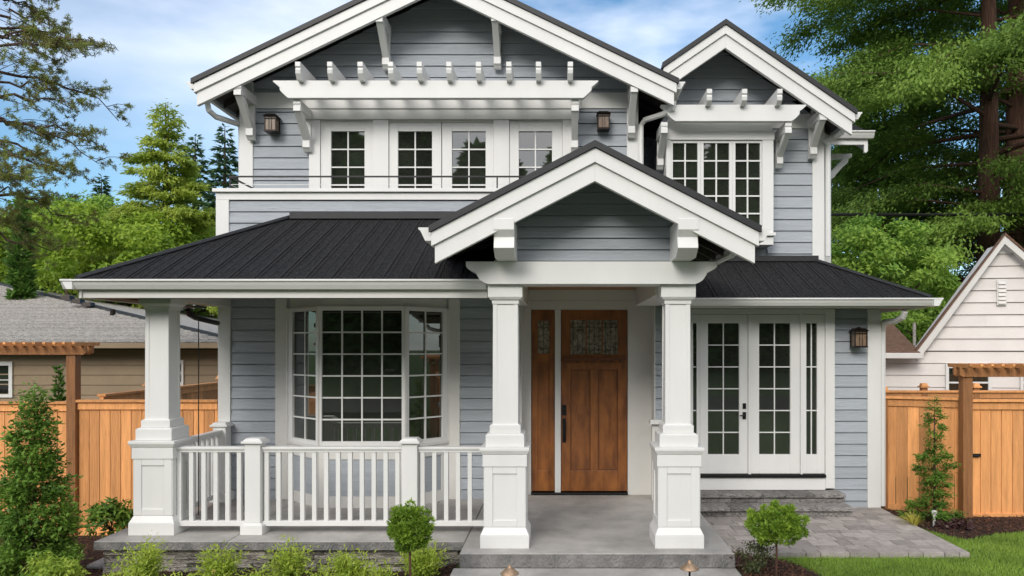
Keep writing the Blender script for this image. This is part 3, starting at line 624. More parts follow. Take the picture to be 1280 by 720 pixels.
so_ = hp(sdl, 'side_panel', 'door', .004); MB().box(sa, sb, D0 + .016, D1 - .004, ZD(588), ZD(452)).build('door_panel', 'door', so_)
MB().box(sa, sb, D0 + .02, D0 + .028, ZD(442), ZD(401)).build('door_lite', 'artglass', so_)
ld = MB().box((sa + sb) / 2 - .003, (sa + sb) / 2 + .003, D0 + .014, D0 + .0195, ZD(442), ZD(401)).box(sa, sb, D0 + .013, D0 + .019, ZD(410), ZD(410) + .006).box(sa, sb, D0 + .013, D0 + .019, ZD(436), ZD(436) + .006); ld.build('lead_came', 'lead', so_)
# half wall beside the door
hw = MB().box(X(814, YW), X(860, YW), YW - .10, YW - .02, 0, Z(529, YW)); hp(hw, 'half_wall', 'white2'); board('half_wall_cap', X(811, YW), X(862, YW), YW - .17, YW - .02, Z(529, YW) + .001, Z(523.5, YW))

# ---------------------------------------------------------------- french doors
yf = YW - .055
def XF(p): return X(p, yf)
def ZF(p): return Z(p, yf)
cs = MB().box(XF(856), XF(866), yf - .02, YW, .15, 2.49).box(XF(1031.3), XF(1043), yf - .02, YW, .15, 2.49).box(XF(866.1), XF(1031.2), yf - .02, YW, ZF(392.5), 2.49).box(XF(866.1), XF(1031.2), yf - .02, YW, .13, ZF(596.5))
hp(cs, 'door_casing', 'white', .004); hp(MB().box(XF(866.1), XF(1031.2), yf - .05, YW, ZF(596.4), ZF(592.8)), 'threshold', 'black', .002)
for a, b in ((935, 938.6), (1000.2, 1003)): board('astragal', XF(a), XF(b), yf - .018, YW, ZF(592.7), ZF(392.6))
d1 = window(XF(875), XF(934.8), ZF(592), ZF(393.2), yf, (XF(885), XF(924), ZF(568), ZF(404)), 2, 6, name='french_door', mun=.014)
d2 = window(XF(938.8), XF(1000), ZF(592), ZF(393.2), yf, (XF(949), XF(988), ZF(568), ZF(404)), 2, 6, name='french_door', mun=.014)
window(XF(1003.2), XF(1031), ZF(592), ZF(393.2), yf, (XF(1008), XF(1021.4), ZF(568), ZF(404)), 2, 3, name='sidelight', mun=.014)
window(XF(866.2), XF(874.8), ZF(592), ZF(393.2), yf, (XF(866.4), XF(871), ZF(568), ZF(404)), 1, 3, name='sidelight', mun=.014)
hx = XF(930.3); hd = MB().box(hx - .022, hx + .022, yf - .012, yf - .0005, ZF(511), ZF(504)).box(hx - .022, hx + .022, yf - .012, yf - .0005, ZF(524), ZF(515)).tube([(hx, yf - .01, ZF(519)), (hx, yf - .045, ZF(519)), (hx - .07, yf - .045, ZF(519))], .008, 8)
hd.build('door_handle', 'black', d1, bevel=.002)

# ---------------------------------------------------------------- porch columns
def column(xc, yc_, ztop, top_h=(.137, .055)):
    o = hp(MB().frus(xc, yc_, 1.215, ztop - sum(top_h), .252, .232), 'porch_column', 'white', .004)
    for sx in (-1, 1):       # corner trim
        for sy in (-1, 1): MB().frus(xc + sx * .105, yc_ + sy * .105, 1.216, ztop - sum(top_h) - .001, .046, .04).build('corner_trim', 'white', o, bevel=.003)
    p = MB().frus(xc, yc_, 0, .13, .485, .485).frus(xc, yc_, .1305, .205, .482, .41).frus(xc, yc_, .2055, .93, .395, .395)
    p.frus(xc, yc_, .806, .925, .44, .44).frus(xc, yc_, .926, .965, .445, .485).frus(xc, yc_, .9655, .998, .49, .49)
    p.frus(xc, yc_, .999, 1.118, .385, .385).frus(xc, yc_, 1.1185, 1.131, .385, .34).frus(xc, yc_, 1.1315, 1.208, .31, .31).frus(xc, yc_, 1.2085, 1.222, .31, .262)
    h = .2065; hw_ = .41 / 2
    for rot in range(4):
        def fb(u0, u1, z0, z1):
            y0_, y1_ = hw_ - .0075, hw_ + .006
            if rot == 0: p.box(xc + u0, xc + u1, yc_ - y1_, yc_ - y0_, z0, z1)
            if rot == 1: p.box(xc + u0, xc + u1, yc_ + y0_, yc_ + y1_, z0, z1)
            if rot == 2: p.box(xc - y1_, xc - y0_, yc_ + u0, yc_ + u1, z0, z1)
            if rot == 3: p.box(xc + y0_, xc + y1_, yc_ + u0, yc_ + u1, z0, z1)
        fb(-.203, -.12, .206, .8055); fb(.12, .203, .206, .8055); fb(-.1195, .1195, .206, .275); fb(-.1195, .1195, .735, .8055)
    p.build('pedestal', 'white', o, bevel=.004)
    c = MB().frus(xc, yc_, ztop - sum(top_h), ztop - top_h[0] - .001, .265, .275).frus(xc, yc_, ztop - top_h[0] - .012, ztop - top_h[0] + .012, .30, .34).frus(xc, yc_, ztop - top_h[0] + .0125, ztop - .0005, .345, .345)
    c.build('capital', 'white', o, bevel=.004)
    return o
column(-.548, 7.51 + .2425, 2.616); column(1.183, 7.51 + .2425, 2.616); column(X(188.7, 8.03), 8.03 + .2425, 2.518, (.073, .055))
# ---------------------------------------------------------------- railings
RYc = 8.17
def post(xc, yc_, wd=.165, parent=None):
    p = MB().frus(xc, yc_, 0, .10, wd + .07, wd + .07).frus(xc, yc_, .1005, .12, wd + .06, wd + .01).frus(xc, yc_, .1205, .965, wd, wd).frus(xc, yc_, .9655, .99, wd + .06, wd + .06).frus(xc, yc_, .9905, 1.02, wd + .04, wd - .02)
    return p.build('post', 'white', parent, bevel=.004)
def railing(p0, p1, bal, ends):
    dx, dy = p1[0] - p0[0], p1[1] - p0[1]; Ln = math.hypot(dx, dy); rz = math.atan2(dy, dx)
    t = MB().box(0, Ln, -.045, .045, .895, .925).box(0, Ln, -.028, .028, .865, .8945)
    o = t.build('railing', 'white', H, bevel=.004, loc=(p0[0], p0[1], 0), rz=rz); MB().box(0, Ln, -.032, .032, .075, .13).build('bottom_rail', 'white', o, bevel=.003)
    for u in bal: MB().box(u - .023, u + .023, -.022, .022, .1305, .8645).build('baluster', 'white', o, bevel=.002)
    for u in ends: post(u, 0, parent=o)
xl0 = X(218, 8.05) - .02; P1, P2 = X(316, 8.1), X(512, 8.1)
def bl(pxs, x0): return [X(p, RYc) - x0 for p in pxs]
railing((xl0, RYc), (P1 - .083, RYc), bl((225, 240, 255.4, 270.4, 285.2, 299.6), xl0), [P1 - xl0])
railing((P1 + .083, RYc), (P2 - .083, RYc), bl([334 + 14.85 * k for k in range(12)], P1 + .083), [P2 - P1 - .083])
railing((P2 + .083, RYc), (-.745, RYc), bl((528.5, 543.2, 558, 572.8, 587.5), P2 + .083), [])
railing((-4.385, 8.5), (-4.385, 9.80), [.08 + .128 * k for k in range(10)], [1.36])
# ---------------------------------------------------------------- balcony rail (black), downspouts
br = MB().tube([(X(285, YW), YW + .06, Z(219.5, YW)), (1.0, YW + .06, Z(219.5, YW))], .014, 4, sq=1)
br.tube([(X(285, YW), YW + .06, Z(219.5, YW)), (X(285, YW), YU - .04, Z(219.5, YW))], .014, 4, sq=1)
for p in (285, 621): br.tube([(X(p, YW), YW + .06, Z(236.5, YW)), (X(p, YW), YW + .06, Z(219.5, YW))], .012, 4, sq=1)
o = hp(br, 'balcony_rail', 'black', 0)
cb = MB()
cb.tube([(X(285, YW), YW + .06, Z(229.5, YW)), (1.0, YW + .06, Z(229.5, YW))], .004, 5).tube([(X(285, YW), YW + .06, Z(229.5, YW)), (X(285, YW), YU, Z(229.5, YW))], .004, 5); cb.build('rail_cable', 'white', o)
def spout(pts, m='white', r=.04):
    return hp(MB().tube(pts, r, 8), 'downspout', m, 0)
spout([(X(259, 10.35), 10.35, Z(127, 10.35)), (X(261, 10.38), 10.38, Z(138, 10.38)), (X(270, 10.5), 10.5, Z(146, 10.5)), (X(300, 10.84), 10.84, Z(156, 10.84)), (-4.56, 10.88, 5.0), (-4.56, 10.88, 3.9)])
spout([(X(842, 10.35), 10.35, Z(126, 10.35)), (X(841, 10.38), 10.38, Z(136, 10.38)), (X(828, 10.5), 10.5, Z(143, 10.5)), (X(806, 10.7), 10.7, Z(150, 10.7)), (X(801, 10.74), 10.74, Z(157, 10.74)), (X(801, 10.74), 10.74, 3.4)])
spout([(X(1054, 10.6), 10.6, Z(157, 10.6)), (X(1053, 10.62), 10.62, Z(165, 10.62)), (X(1045, 10.8), 10.8, Z(170, 10.8)), (X(1031, 10.94), 10.94, Z(176, 10.94)), (3.87, 10.98, 4.9), (3.87, 10.98, 3.3)])
spout([(X(1131, 9.5), 9.5, Z(389, 9.5)), (X(1129, 9.55), 9.55, Z(396, 9.55)), (X(1120, 9.7), 9.7, Z(401, 9.7)), (X(1105, 9.95), 9.95, Z(403, 9.95)), (4.25, 10.02, 2.2), (4.25, 10.02, -.1)])
spout([(X(235, 8.9), 8.9, Z(387, 8.9)), (X(237, 8.95), 8.95, Z(393, 8.95)), (X(244, 9.1), 9.1, Z(397, 9.1)), (X(272, 9.85), 9.85, Z(404, 9.85))], 'bronze', .033)
hp(MB().tube([(X(915, 7.4), 7.4, Z(319, 7.4)), (X(905, 7.6), 7.6, Z(323, 7.6)), (X(890, 8.2), 8.2, Z(330, 8.2))], .03, 8), 'downspout', 'white', 0)
hp(MB().tube([(X(248.3, 9.0), 9.0, 2.35), (X(248.3, 9.0), 9.0, -.3)], .006, 5), 'rain_chain', 'bronze', 0)

# ================================================================== wall lanterns
def lantern(name, label, xc, y, zc):
    o = empty(name, label, 'wall lamp', (xc, y, zc), 'wall lanterns on the siding')
    MB().box(-.05, .05, -.03, -.001, -.09, .09).box(-.012, .012, -.1, -.02, .10, .12).build('back_plate', 'bronze', o, bevel=.003)
    MB().frus(0, -.115, .085, .125, .20, .13).frus(0, -.115, .126, .14, .05, .03).build('cap', 'bronze', o, bevel=.002)
    c = MB()
    for sx in (-1, 1):
        for sy in (-1, 1): c.box(sx * .076 - .007, sx * .076 + .007, -.115 + sy * .076 - .007, -.115 + sy * .076 + .007, -.11, .085)
    for z in (-.115, .05): c.box(-.085, .085, -.2, -.19, z, z + .012).box(-.085, .085, -.04, -.03, z, z + .012).box(-.085, -.075, -.19, -.04, z, z + .012).box(.075, .085, -.19, -.04, z, z + .012)
    c.box(-.02, -.014, -.197, -.192, -.11, .085).box(.014, .02, -.197, -.192, -.11, .085).box(-.088, .088, -.203, -.03, -.125, -.113)
    c.build('cage', 'bronze', o, bevel=.0015)
    MB().box(-.07, .07, -.185, -.045, -.11, .084).build('glass', 'amber', o)
    return o
lantern('wall_lantern', 'bronze wall lantern on siding left of the balcony windows', X(344.5, YU), YU - .014, Z(158, YU))
lantern('wall_lantern', 'bronze wall lantern on siding above the portico roof peak', X(753.5, YU), YU - .014, Z(155, YU))
lantern('wall_lantern', 'bronze wall lantern on siding right of the french doors', X(1068.5, YW), YW - .014, Z(422.5, YW))

# ================================================================== fences and arbors
def fence(name, label, x0, y0, x1, y1, zb0, zt, posts=(), m='cedar', gate=False, caps=True):
    dx, dy = x1 - x0, y1 - y0; Ln = math.hypot(dx, dy); rz = math.atan2(dy, dx)
    o = empty(name, label, 'gate' if gate else 'fence', (x0, y0, 0), rz=rz)
    p = MB(); u = 0
    while u < Ln - .01:
        e = min(u + .138 + random.uniform(-.004, .004), Ln); p.box(u + .0035, e - .0035, .004 * random.random(), .022, zb0 + .11, zt - .13); u = e
    p.build('boards', m, o, bevel=.002)
    MB().box(0, Ln, -.022, .03, zt - .13, zt - .035).build('top_rail', m, o, bevel=.003); MB().box(0, Ln, -.022, .03, zb0, zb0 + .12).build('bottom_rail', m, o, bevel=.003)
    MB().box(-.01, Ln + .01, -.055, .06, zt - .034, zt).build('cap_board', m, o, bevel=.003)
    for u in posts:
        q = MB().box(u - .047, u + .047, -.035, .06, zb0 - .05, zt + .045).build('post', 'cedard', o, bevel=.004)
        if caps: MB().frus(u, .012, zt + .046, zt + .07, .14, .14).frus(u, .012, zt + .071, zt + .12, .11, .08).build('post_cap', 'cedar', q, bevel=.003)
    return o
YF = 10.0
fence('cedar_fence', 'orange cedar board fence running behind the left porch railing', X(98, YF), YF, -4.5, YF, -.53, Z(499.5, YF))
fence('cedar_fence', 'orange cedar fence continuing left of the arbor gate', -13, YF + .05, -8.12, YF + .05, -.53, Z(502, YF), posts=(.1, 2.5, 4.8))
gt = fence('cedar_gate', 'orange cedar gate at the far left below the arbor', -7.9, YF + .05, X(86, YF), YF + .05, -.50, Z(502, YF), gate=True)
fence('cedar_fence', 'orange cedar fence running back beside the beige house', -6.15, 10.2, -6.15, 19.0, -.5, 1.36, posts=(1.2, 3.6, 5.2, 7.6))
fence('cedar_fence', 'orange cedar fence section beside the house on the right', 4.30, 10.08, X(1203, 9.72), 9.72, -.20, 1.345, posts=(.0,))
g2 = fence('cedar_gate', 'orange cedar gate with black latch on the right', X(1211.5, 9.62), 9.62, 8.6, 9.62, -.23, Z(499, 9.62), gate=True)
lt = MB().box(-.035, .0, -.04, -.02, Z(572, 9.6), Z(566, 9.6)).box(.02, .13, -.035, -.02, Z(571, 9.6), Z(567, 9.6)).tube([(.0, -.04, Z(569, 9.6)), (.10, -.05, Z(569, 9.6))], .008).build('latch', 'black', g2)
fence('cedar_fence', 'orange cedar fence of the right neighbour with posts above the near fence', 4.9, 12.6, 12, 12.6, -.2, 1.27, posts=(X(1155, 12.6) - 4.9, X(1220, 12.6) - 4.9))
def arbor(label, px, y, zt, x0, x1, ybk, pxs=None):
    o = empty('arbor', label, 'arbor', (px, y, 0))
    MB().box(-.06, .06, -.06, .06, -.55, zt - .12).build('post', 'cedard', o, bevel=.004)
    far = (x0 - px + .3) if x0 < px - 1 else (x1 - px - .3)
    MB().box(far - .06, far + .06, -.06, .06, -.55, zt - .12).build('post', 'cedard', o, bevel=.004)
    for yy in (-.085, .065): MB().prism([(x0 - px, zt - .1), (x0 - px + .03, zt - .12), (x1 - px - .03, zt - .12), (x1 - px, zt - .1), (x1 - px, zt + .0), (x0 - px, zt + .0)], yy, yy + .035).build('beam', 'cedard', o, bevel=.003)
    n_ = int((x1 - x0) / .13)
    for k in range(n_ + 1):
        x = x0 - px + .02 + k * (x1 - x0 - .08) / n_; MB().prism([(-.27, zt + .02), (-.25, zt - .004), (.25, zt - .004), (.27, zt + .02), (.27, zt + .045), (-.27, zt + .045)], x, x + .035, 'x').build('rafter', 'cedar', o, bevel=.002)
    return o
arbor('cedar arbor on posts over the far left gate', X(92, YF), YF + .0, Z(432, YF), -8.3, X(112, YF), 1)
arbor('cedar arbor on posts over the right gate', X(1207, 9.6), 9.6, Z(459, 9.6), X(1196, 9.6), 8.9, 1)

# ================================================================== neighbour houses
nl = empty('beige_house', 'low beige house with grey shingle hip roof behind the left fence', 'house')
sd = MB(); siding(sd, -.5, 2.0, con(-22), con(-6.95), 16.0, .21, lip=.02); siding(sd, -.5, 2.0, con(16.0), con(26), -6.95, .21, side=1); sd.build('siding_wall', 'beige', nl)
MB().box(-22, -6.96, 16.02, 30, -.6, 2.05).build('wall_core', 'beige', nl)
A, B_, Bb, Cc_ = (-6.55, 15.5, 2.08), (-17.9, 24, 3.98), (-24, 24, 3.98), (-24, 15.5, 2.08)
rf = MB().quad([A, B_, Bb, Cc_], .5).quad([A, (-6.55, 33, 2.08), B_], .5).quad([(-6.55, 33, 2.08), (-24, 33, 2.08), Bb, B_], .5)
ro = rf.build('roof', 'shingle', nl)
# shingle courses as thin strips
sc_ = MB()
for k in range(40):
    t0 = k / 40; a0 = lerp(A, B_, t0); b0 = lerp(Cc_, Bb, t0); a1 = lerp(A, B_, t0 + 1 / 40); b1 = lerp(Cc_, Bb, t0 + 1 / 40)
    sc_.quad([(a0[0], a0[1], a0[2] + .03), (b0[0], b0[1], b0[2] + .03), (b1[0], b1[1], b1[2] + .008), (a1[0], a1[1], a1[2] + .008)])
    sc_.quad([(a0[0], a0[1], a0[2] + .03), (b0[0], b0[1], b0[2] + .03), (b0[0], b0[1], b0[2]), (a0[0], a0[1], a0[2])], 0)
sc_.build('shingles', 'shingle', ro)
MB().tube([(A[0], A[1], A[2] + .03), (B_[0], B_[1], B_[2] + .05)], .05, 5).build('hip_cap', 'edge', ro)
MB().box(-24, -6.5, 15.36, 15.49, 1.96, 2.07).build('gutter', M['beige'], nl, bevel=.01); MB().box(-24, -6.6, 15.5, 16.01, 1.93, 1.95).build('soffit', 'soffit', nl)
for px_, py0, py1 in ((141, 391, 402), (162, 402, 411)):
    MB().lathe([(.06, -.3), (.06, .2), (0, .2)], X(px_, 18.5), 18.5, Z(py1, 18.5) + .1, 10).build('vent_pipe', M['bronze'], nl); MB().frus(X(px_ + 3, 18.4), 18.4, Z(py1 + 4, 18.4), Z(py1 + 1, 18.4), .36, .2).build('flashing', 'white2', nl)
for k in range(3): MB().frus(X(85 + k * 13, 19.5), 19.5, Z(375 + 4 * k, 19.5), Z(370 + 4 * k, 19.5), .25, .18).build('roof_vent', 'bronze', nl)
window(X(-30, 15.95), X(15, 15.95), Z(497, 15.95), Z(452, 15.95), 15.95, (X(-25, 15.95), X(10.5, 15.95), Z(493, 15.95), Z(457, 15.95)), 2, 2, parent=nl)
window(X(216, 15.95), X(229, 15.95), Z(482, 15.95), Z(450, 15.95), 15.95, (X(218.5, 15.95), X(226.5, 15.95), Z(478, 15.95), Z(454, 15.95)), 1, 2, parent=nl)
# far grey house with a dormer seen under the porch roof
fh = empty('grey_house', 'small grey gabled house far behind the porch column', 'house')
d_ = 34.0
MB().box(X(110, d_), X(285, d_), d_ + .4, d_ + 8, 0, Z(402, d_)).build('wall', 'shingle', fh)
MB().prism([(d_, Z(404, d_)), (d_ + 4, Z(372, d_)), (d_ + 8, Z(404, d_)), (d_ + 8, Z(406, d_)), (d_, Z(406, d_))], X(128, d_), X(290, d_), 'x').build('roof', 'shingle', fh)
gx = X(228, d_); dm = MB().prism([(X(219, d_), Z(412, d_)), (X(241, d_), Z(412, d_)), (X(228, d_), Z(394, d_))], d_ - .6, d_ + 1).build('dormer', 'beige', fh)
MB().prism([(X(215, d_), Z(411, d_)), (gx, Z(389.5, d_)), (gx, Z(392, d_)), (X(217, d_), Z(413, d_))], d_ - .8, d_ + 1).prism([(gx, Z(389.5, d_)), (X(246, d_), Z(413, d_)), (X(244, d_), Z(415, d_)), (gx, Z(392, d_))], d_ - .8, d_ + 1).build('dormer_roof', 'white2', fh)
window(X(222, d_), X(238, d_), Z(412, d_), Z(406.5, d_), d_ - .68, (X(223, d_), X(237, d_), Z(411.4, d_), Z(407.5, d_)), 3, 1, parent=fh, mun=.05)
# right neighbour
nr = empty('pale_house', 'pale pink white clapboard house with brown roof behind the right fence', 'house')
AN = R(-10); PX0, PD0 = 1086, 14.2; UX0 = X(PX0, PD0)
nr.location = (UX0, PD0, 0); nr.rotation_euler = (0, 0, AN)
def U(px, oy=0):      # distance along the wall of the turned house for an image column
    k = (px - VX) / F; ox, oyw = -oy * math.sin(AN), oy * math.cos(AN)
    return (k * (PD0 + oyw) - UX0 - ox) / (math.cos(AN) - k * math.sin(AN))
def UZ(px, py, oy=0): return Z(py, PD0 + U(px, oy) * math.sin(AN) + oy * math.cos(AN))
ax, az = U(1250), UZ(1250, 297); bx_, bz_ = U(1143), UZ(1143, 439); ls = (az - bz_) / (ax - bx_); rs_ = .95
s = MB(); siding(s, -.3, bz_, con(0), con(9), 0, .22, lip=.018); siding(s, bz_, az - .1, lambda z: ax - (az - .04 - z) / ls, lambda z: min(9, ax + (az - .04 - z) / rs_), 0, .22, lip=.028); s.build('siding_wall', 'pinkwhite', nr)
MB().box(.0, 9, .02, 6, -.4, bz_ - .1).prism([(bx_ + .05, bz_ - .1), (9, bz_ - .1), (ax + (az - bz_) / rs_, bz_), (ax, az - .12)], .02, .6).build('wall_core', 'pinkwhite', nr)
MB().prism([(ax, az), (bx_ - .06, bz_ - .06), (bx_ - .0, bz_ - .18), (ax, az - .14)], -.22, -.12).prism([(ax, az), (ax + 4, az - 4 * rs_), (ax + 4, az - 4 * rs_ - .14), (ax, az - .14)], -.22, -.12).build('rake_board', 'white2', nr)
MB().prism([(ax, az + .03), (bx_ - .08, bz_ - .04), (bx_ - .06, bz_ - .06), (ax, az + .01)], -.235, -.1).prism([(ax, az + .06), (ax + 4, az - 4 * rs_ + .05), (ax + 4, az - 4 * rs_), (ax, az + .01)], -.235, -.1).build('roof', 'bshingle', nr)
MB().prism([(.05, az - 2.6), (2.9, az + .05), (6, az - 2.6)], ax + 2.2, ax + 8, 'x').build('main_roof', 'bshingle', nr)
e1 = U(1150, -.3)
MB().quad([(-.05, -.35, bz_ - .03), (e1, -.35, bz_ - .03), (e1 + .1, 2.2, bz_ + .62), (.75, 2.2, bz_ + .62)], .4).quad([(-.05, -.35, bz_ - .03), (.75, 2.2, bz_ + .62), (-.05, 5, bz_ - .03)], .4).build('lower_roof', 'bshingle', nr)
MB().box(-.1, e1 + .02, -.46, -.36, bz_ - .13, bz_ - .03).build('gutter', 'white2', nr, bevel=.01)
MB().tube([(U(1143, .8), .8, bz_), (U(1143, .8), .8, bz_ + .55)], .03, 8).build('vent_pipe', 'shingle', nr)
va, vb = U(1245), U(1257); vz0, vz1 = UZ(1251, 382), UZ(1251, 350)
vo = MB().box(va, vb, -.05, -.021, vz0, vz1).build('gable_vent', 'white', nr, bevel=.005); vs = MB()
for k in range(6): z = vz0 + .03 + k * (vz1 - vz0 - .04) / 6; vs.prism([(-.075, z), (-.052, z + .05), (-.051, z + .05), (-.051, z)], va + .02, vb - .02, 'x')
vs.build('louvres', 'pinkwhite', vo)
for a, b in ((1181, 1209), (1209.5, 1238), (1274, 1300)):
    window(U(a), U(b), UZ(a, 500), UZ(a, 455), -.06, (U(a + 4), U(b - 4), UZ(a, 496), UZ(a, 460)), 1, 2, parent=nr, mun=.03)

# ================================================================== path lights
def pathlight(x, y, z, label):
    o = empty('path_light', label, 'garden light', (x, y, z), 'copper path lights')
    gz0 = gz(x, y) - z
    MB().tube([(0, 0, gz0), (0, 0, -.02)], .009, 8).build('stem', 'bronze', o)
    MB().lathe([(0, .045), (.012, .045), (.016, .035), (.016, .025), (.028, .02), (.078, -.022), (.08, -.028), (.02, -.012), (.02, -.04), (0, -.04)], 0, 0, 0, 24).build('shade', 'copper', o, smooth=True)
pathlight(X(637, 6.35), 6.35, Z(713, 6.35), 'copper path light in front of the left portico column')
pathlight(X(862, 6.35), 6.35, Z(707, 6.35), 'copper path light in front of the right portico column')
mk = MB().tube([(X(1168, 9.1), 9.1, -.2), (X(1168, 9.1), 9.1, 0.0)], .018, 8).lathe([(0, 0), (.03, 0), (.03, .03), (0, .04)], X(1168, 9.1), 9.1, 0, 10)
tag(mk.build('garden_stake', 'white2'), 'small white stake light at the foot of the right cypress', 'garden light')

# ================================================================== VEGETATION
def unit(v): return v / (np.linalg.norm(v, axis=-1, keepdims=True) + 1e-9)
def wood(mb_list, name, m, parent, smooth=True):
    b = MB()
    for pts, r0, r1 in mb_list: b.tube(pts, r0, 6, r1=r1, cap=False)
    return b.build(name, m, parent, smooth=smooth)
def conifer(name, label, x, y, h, r, fol, nb=70, per=120, leaf=(.22, .07), z0=None, zs=.08, rise=.15, drp=.35, bark='bark', prof=None, tr=None, cat='tree', group=None, tmin=.12, bw=.3, xlim=None, jit=.04, hang=.0, tilt=None, wr=.035, skip=0, clump=0, csig=(.2, .2, .08), rand=.28):
    z0 = gz(x, y) - .1 if z0 is None else z0
    o = empty(name, label, cat, (x, y, z0), group)
    prof = prof or (lambda u: 1 - u)
    tr = tr or h * .022
    b = MB(); b.tube([(0, 0, -.2), (0, 0, h * .3), (0, 0, h * .65), (0, 0, h)], [tr, tr * .8, tr * .45, tr * .05], 10, cap=False)
    Ps, Ds, Ns, Ls, Ts = [], [], [], [], []
    for i in range(nb):
        u = (i + random.random()) / nb; zi = h * (zs + (1 - zs) * u); az = i * 2.39996 + random.uniform(-.4, .4)
        if skip and math.sin(az) < -.45 and random.random() < skip: continue
        Lb = r * prof(u) * random.uniform(.72, 1.12) + .02 * h * .3
        hd = np.array([math.cos(az), math.sin(az), 0.]); sd_ = np.array([-math.sin(az), math.cos(az), 0.])
        rs = rise * random.uniform(.5, 1.5) + .25 * u; dp = drp * random.uniform(.7, 1.3)
        m_ = max(8, int(per * (Lb / r) ** 1.3)); t = np.sqrt(rng.uniform(tmin ** 2, 1, m_))
        lat = rng.uniform(-1, 1, m_)
        if clump: nc_ = max(3, int(clump * Lb / r)); ct, cl = np.sqrt(rng.uniform(tmin ** 2, 1, nc_)), rng.uniform(-1, 1, nc_); ci = rng.integers(0, nc_, m_); t, lat = ct[ci], cl[ci]
        wdt = Lb * bw * (1 - t) ** .6 * (t + .25) + .03 * r
        zc = Lb * (rs * t - dp * t * t)
        P = hd * (Lb * t)[:, None] + sd_ * (lat * wdt)[:, None]; P[:, 2] += zi + zc - np.abs(lat) * wdt * .25 + rng.normal(size=m_) * jit * Lb * .6 - hang * rng.random(m_) * Lb * .4
        if clump: P += rng.normal(size=(m_, 3)) * csig
        D = hd * (.9) + sd_ * (np.sign(lat) * .75 * (np.abs(lat) * .7 + .3))[:, None] + rnd(m_, rand); D[:, 2] += (rs - 2 * dp * t) * .9 - .1 - hang * 1.6
        N = np.array([0, 0, 1.]) + rnd(m_, .4) + hd * .25
        Ps.append(P); Ds.append(D); Ns.append(N); Ts.append(np.clip(random.random() * .45 + rng.random(m_) * .4 + .25 * t, 0, 1)); Ls.append(rng.uniform(.6, 1.3, m_))
        if Lb > .25: b.tube([(hd * Lb * q + np.array([0, 0, zi + Lb * (rs * q - dp * q * q)])) for q in (0, .4, .85)], min(tr * .5, Lb * wr * .5), 4, r1=.004, cap=False)
    b.build('trunk', bark, o, smooth=True)
    P = np.vstack(Ps); L = np.concatenate(Ls)
    kites('foliage', P, np.vstack(Ds), np.vstack(Ns), leaf[0] * L, leaf[1] * L, np.concatenate(Ts), fol, o)
    return o
def broad(name, label, x, y, cz, rad, fol, ncl=60, per=220, leaf=(.09, .055), clr=.3, z0=None, trunk=.06, bark='bark', cat='tree', group=None, flat=.6, stems=7, tshape=None, shell=.55):
    z0 = gz(x, y) - .05 if z0 is None else z0
    o = empty(name, label, cat, (x, y, z0), group)
    c = np.array([0, 0, cz - z0]); rad = np.array(rad)
    d = unit(rnd(ncl)); rr = rng.uniform(shell ** 3, 1, ncl) ** (1 / 3); CC = c + d * rad * rr[:, None]
    Ps, Ds, Ns, Ts = [], [], [], []
    for k in range(ncl):
        m_ = int(per * rng.uniform(.5, 1.3)); q = unit(rnd(m_)); rc = clr * rng.uniform(.7, 1.3)
        P = CC[k] + q * np.array([1, 1, flat]) * (rc * rng.uniform(.35, 1, m_) ** .5)[:, None] + rnd(m_, rc * .12)
        Ps.append(P); N = q * .7 + d[k] * .4 + np.array([0, 0, .6]) + rnd(m_, .45); Ns.append(N)
        D = np.cross(N, rnd(m_)); D[:, 2] -= .25 * np.abs(D).mean(); Ds.append(unit(D) + q * .4); Ts.append(np.clip(rng.random() * .5 + rng.random(m_) * .5, 0, 1))
    kites('foliage', np.vstack(Ps), np.vstack(Ds), np.vstack(Ns), leaf[0] * rng.uniform(.6, 1.2, sum(map(len, Ps))), leaf[1] * rng.uniform(.7, 1.2, sum(map(len, Ps))), np.concatenate(Ts), fol, o)
    tw = []; base = np.array([0, 0, 0.]); fork = np.array([0, 0, max(.1, (cz - z0) - rad[2] * .8)])
    tw.append(([base - [0, 0, .1], fork], trunk, trunk * .7))
    for k in range(min(stems, ncl)):
        e = CC[k]; mid_ = (fork + e) / 2 + rnd(1, rad.mean() * .1)[0]; tw.append(([fork, mid_, e], trunk * .5, trunk * .08))
    wood(tw, 'trunk', bark, o)
    return o

# ---- near planting, left
conifer('hinoki_cypress', 'bushy dark green cypress at the left edge in front of the orange fence', X(43, 7.6), 7.6, 2.08, .44, 'cypress', nb=100, per=420, leaf=(.055, .024), clump=9, csig=(.045, .045, .035), rand=.6, zs=.02, rise=.45, drp=.25, prof=lambda u: (1 - u) ** .72 * (1 if u > .1 else .8), bw=.45, jit=.14, tr=.03, tmin=.3, z0=-.5)
conifer('small_cypress', 'slender green cypress in front of the right cedar fence', X(1168, 9.35), 9.35, 1.66, .33, 'cypress', nb=58, per=300, leaf=(.045, .02), clump=9, csig=(.03, .03, .018), rand=.5, zs=.03, rise=.25, drp=.2, prof=lambda u: (1 - u) ** .8 * (.85 + .3 * math.sin(u * 17)), bw=.42, jit=.07, tr=.022, tmin=.2)
broad('rhododendron', 'leafy bright green shrub between the fence and the left porch column', X(138, 9.2), 9.2, Z(647, 9.2), (.26, .2, .2), 'rhodo', 22, 46, (.10, .036), .09, trunk=.012, stems=16, cat='shrub', flat=.8, shell=.2)
broad('low_shrub', 'low round leafy shrub at the far left bottom edge', X(70, 6.9), 6.9, Z(712, 6.9), (.26, .2, .10), 'nandina', 16, 60, (.06, .022), .09, trunk=.01, stems=12, cat='shrub', shell=.1)
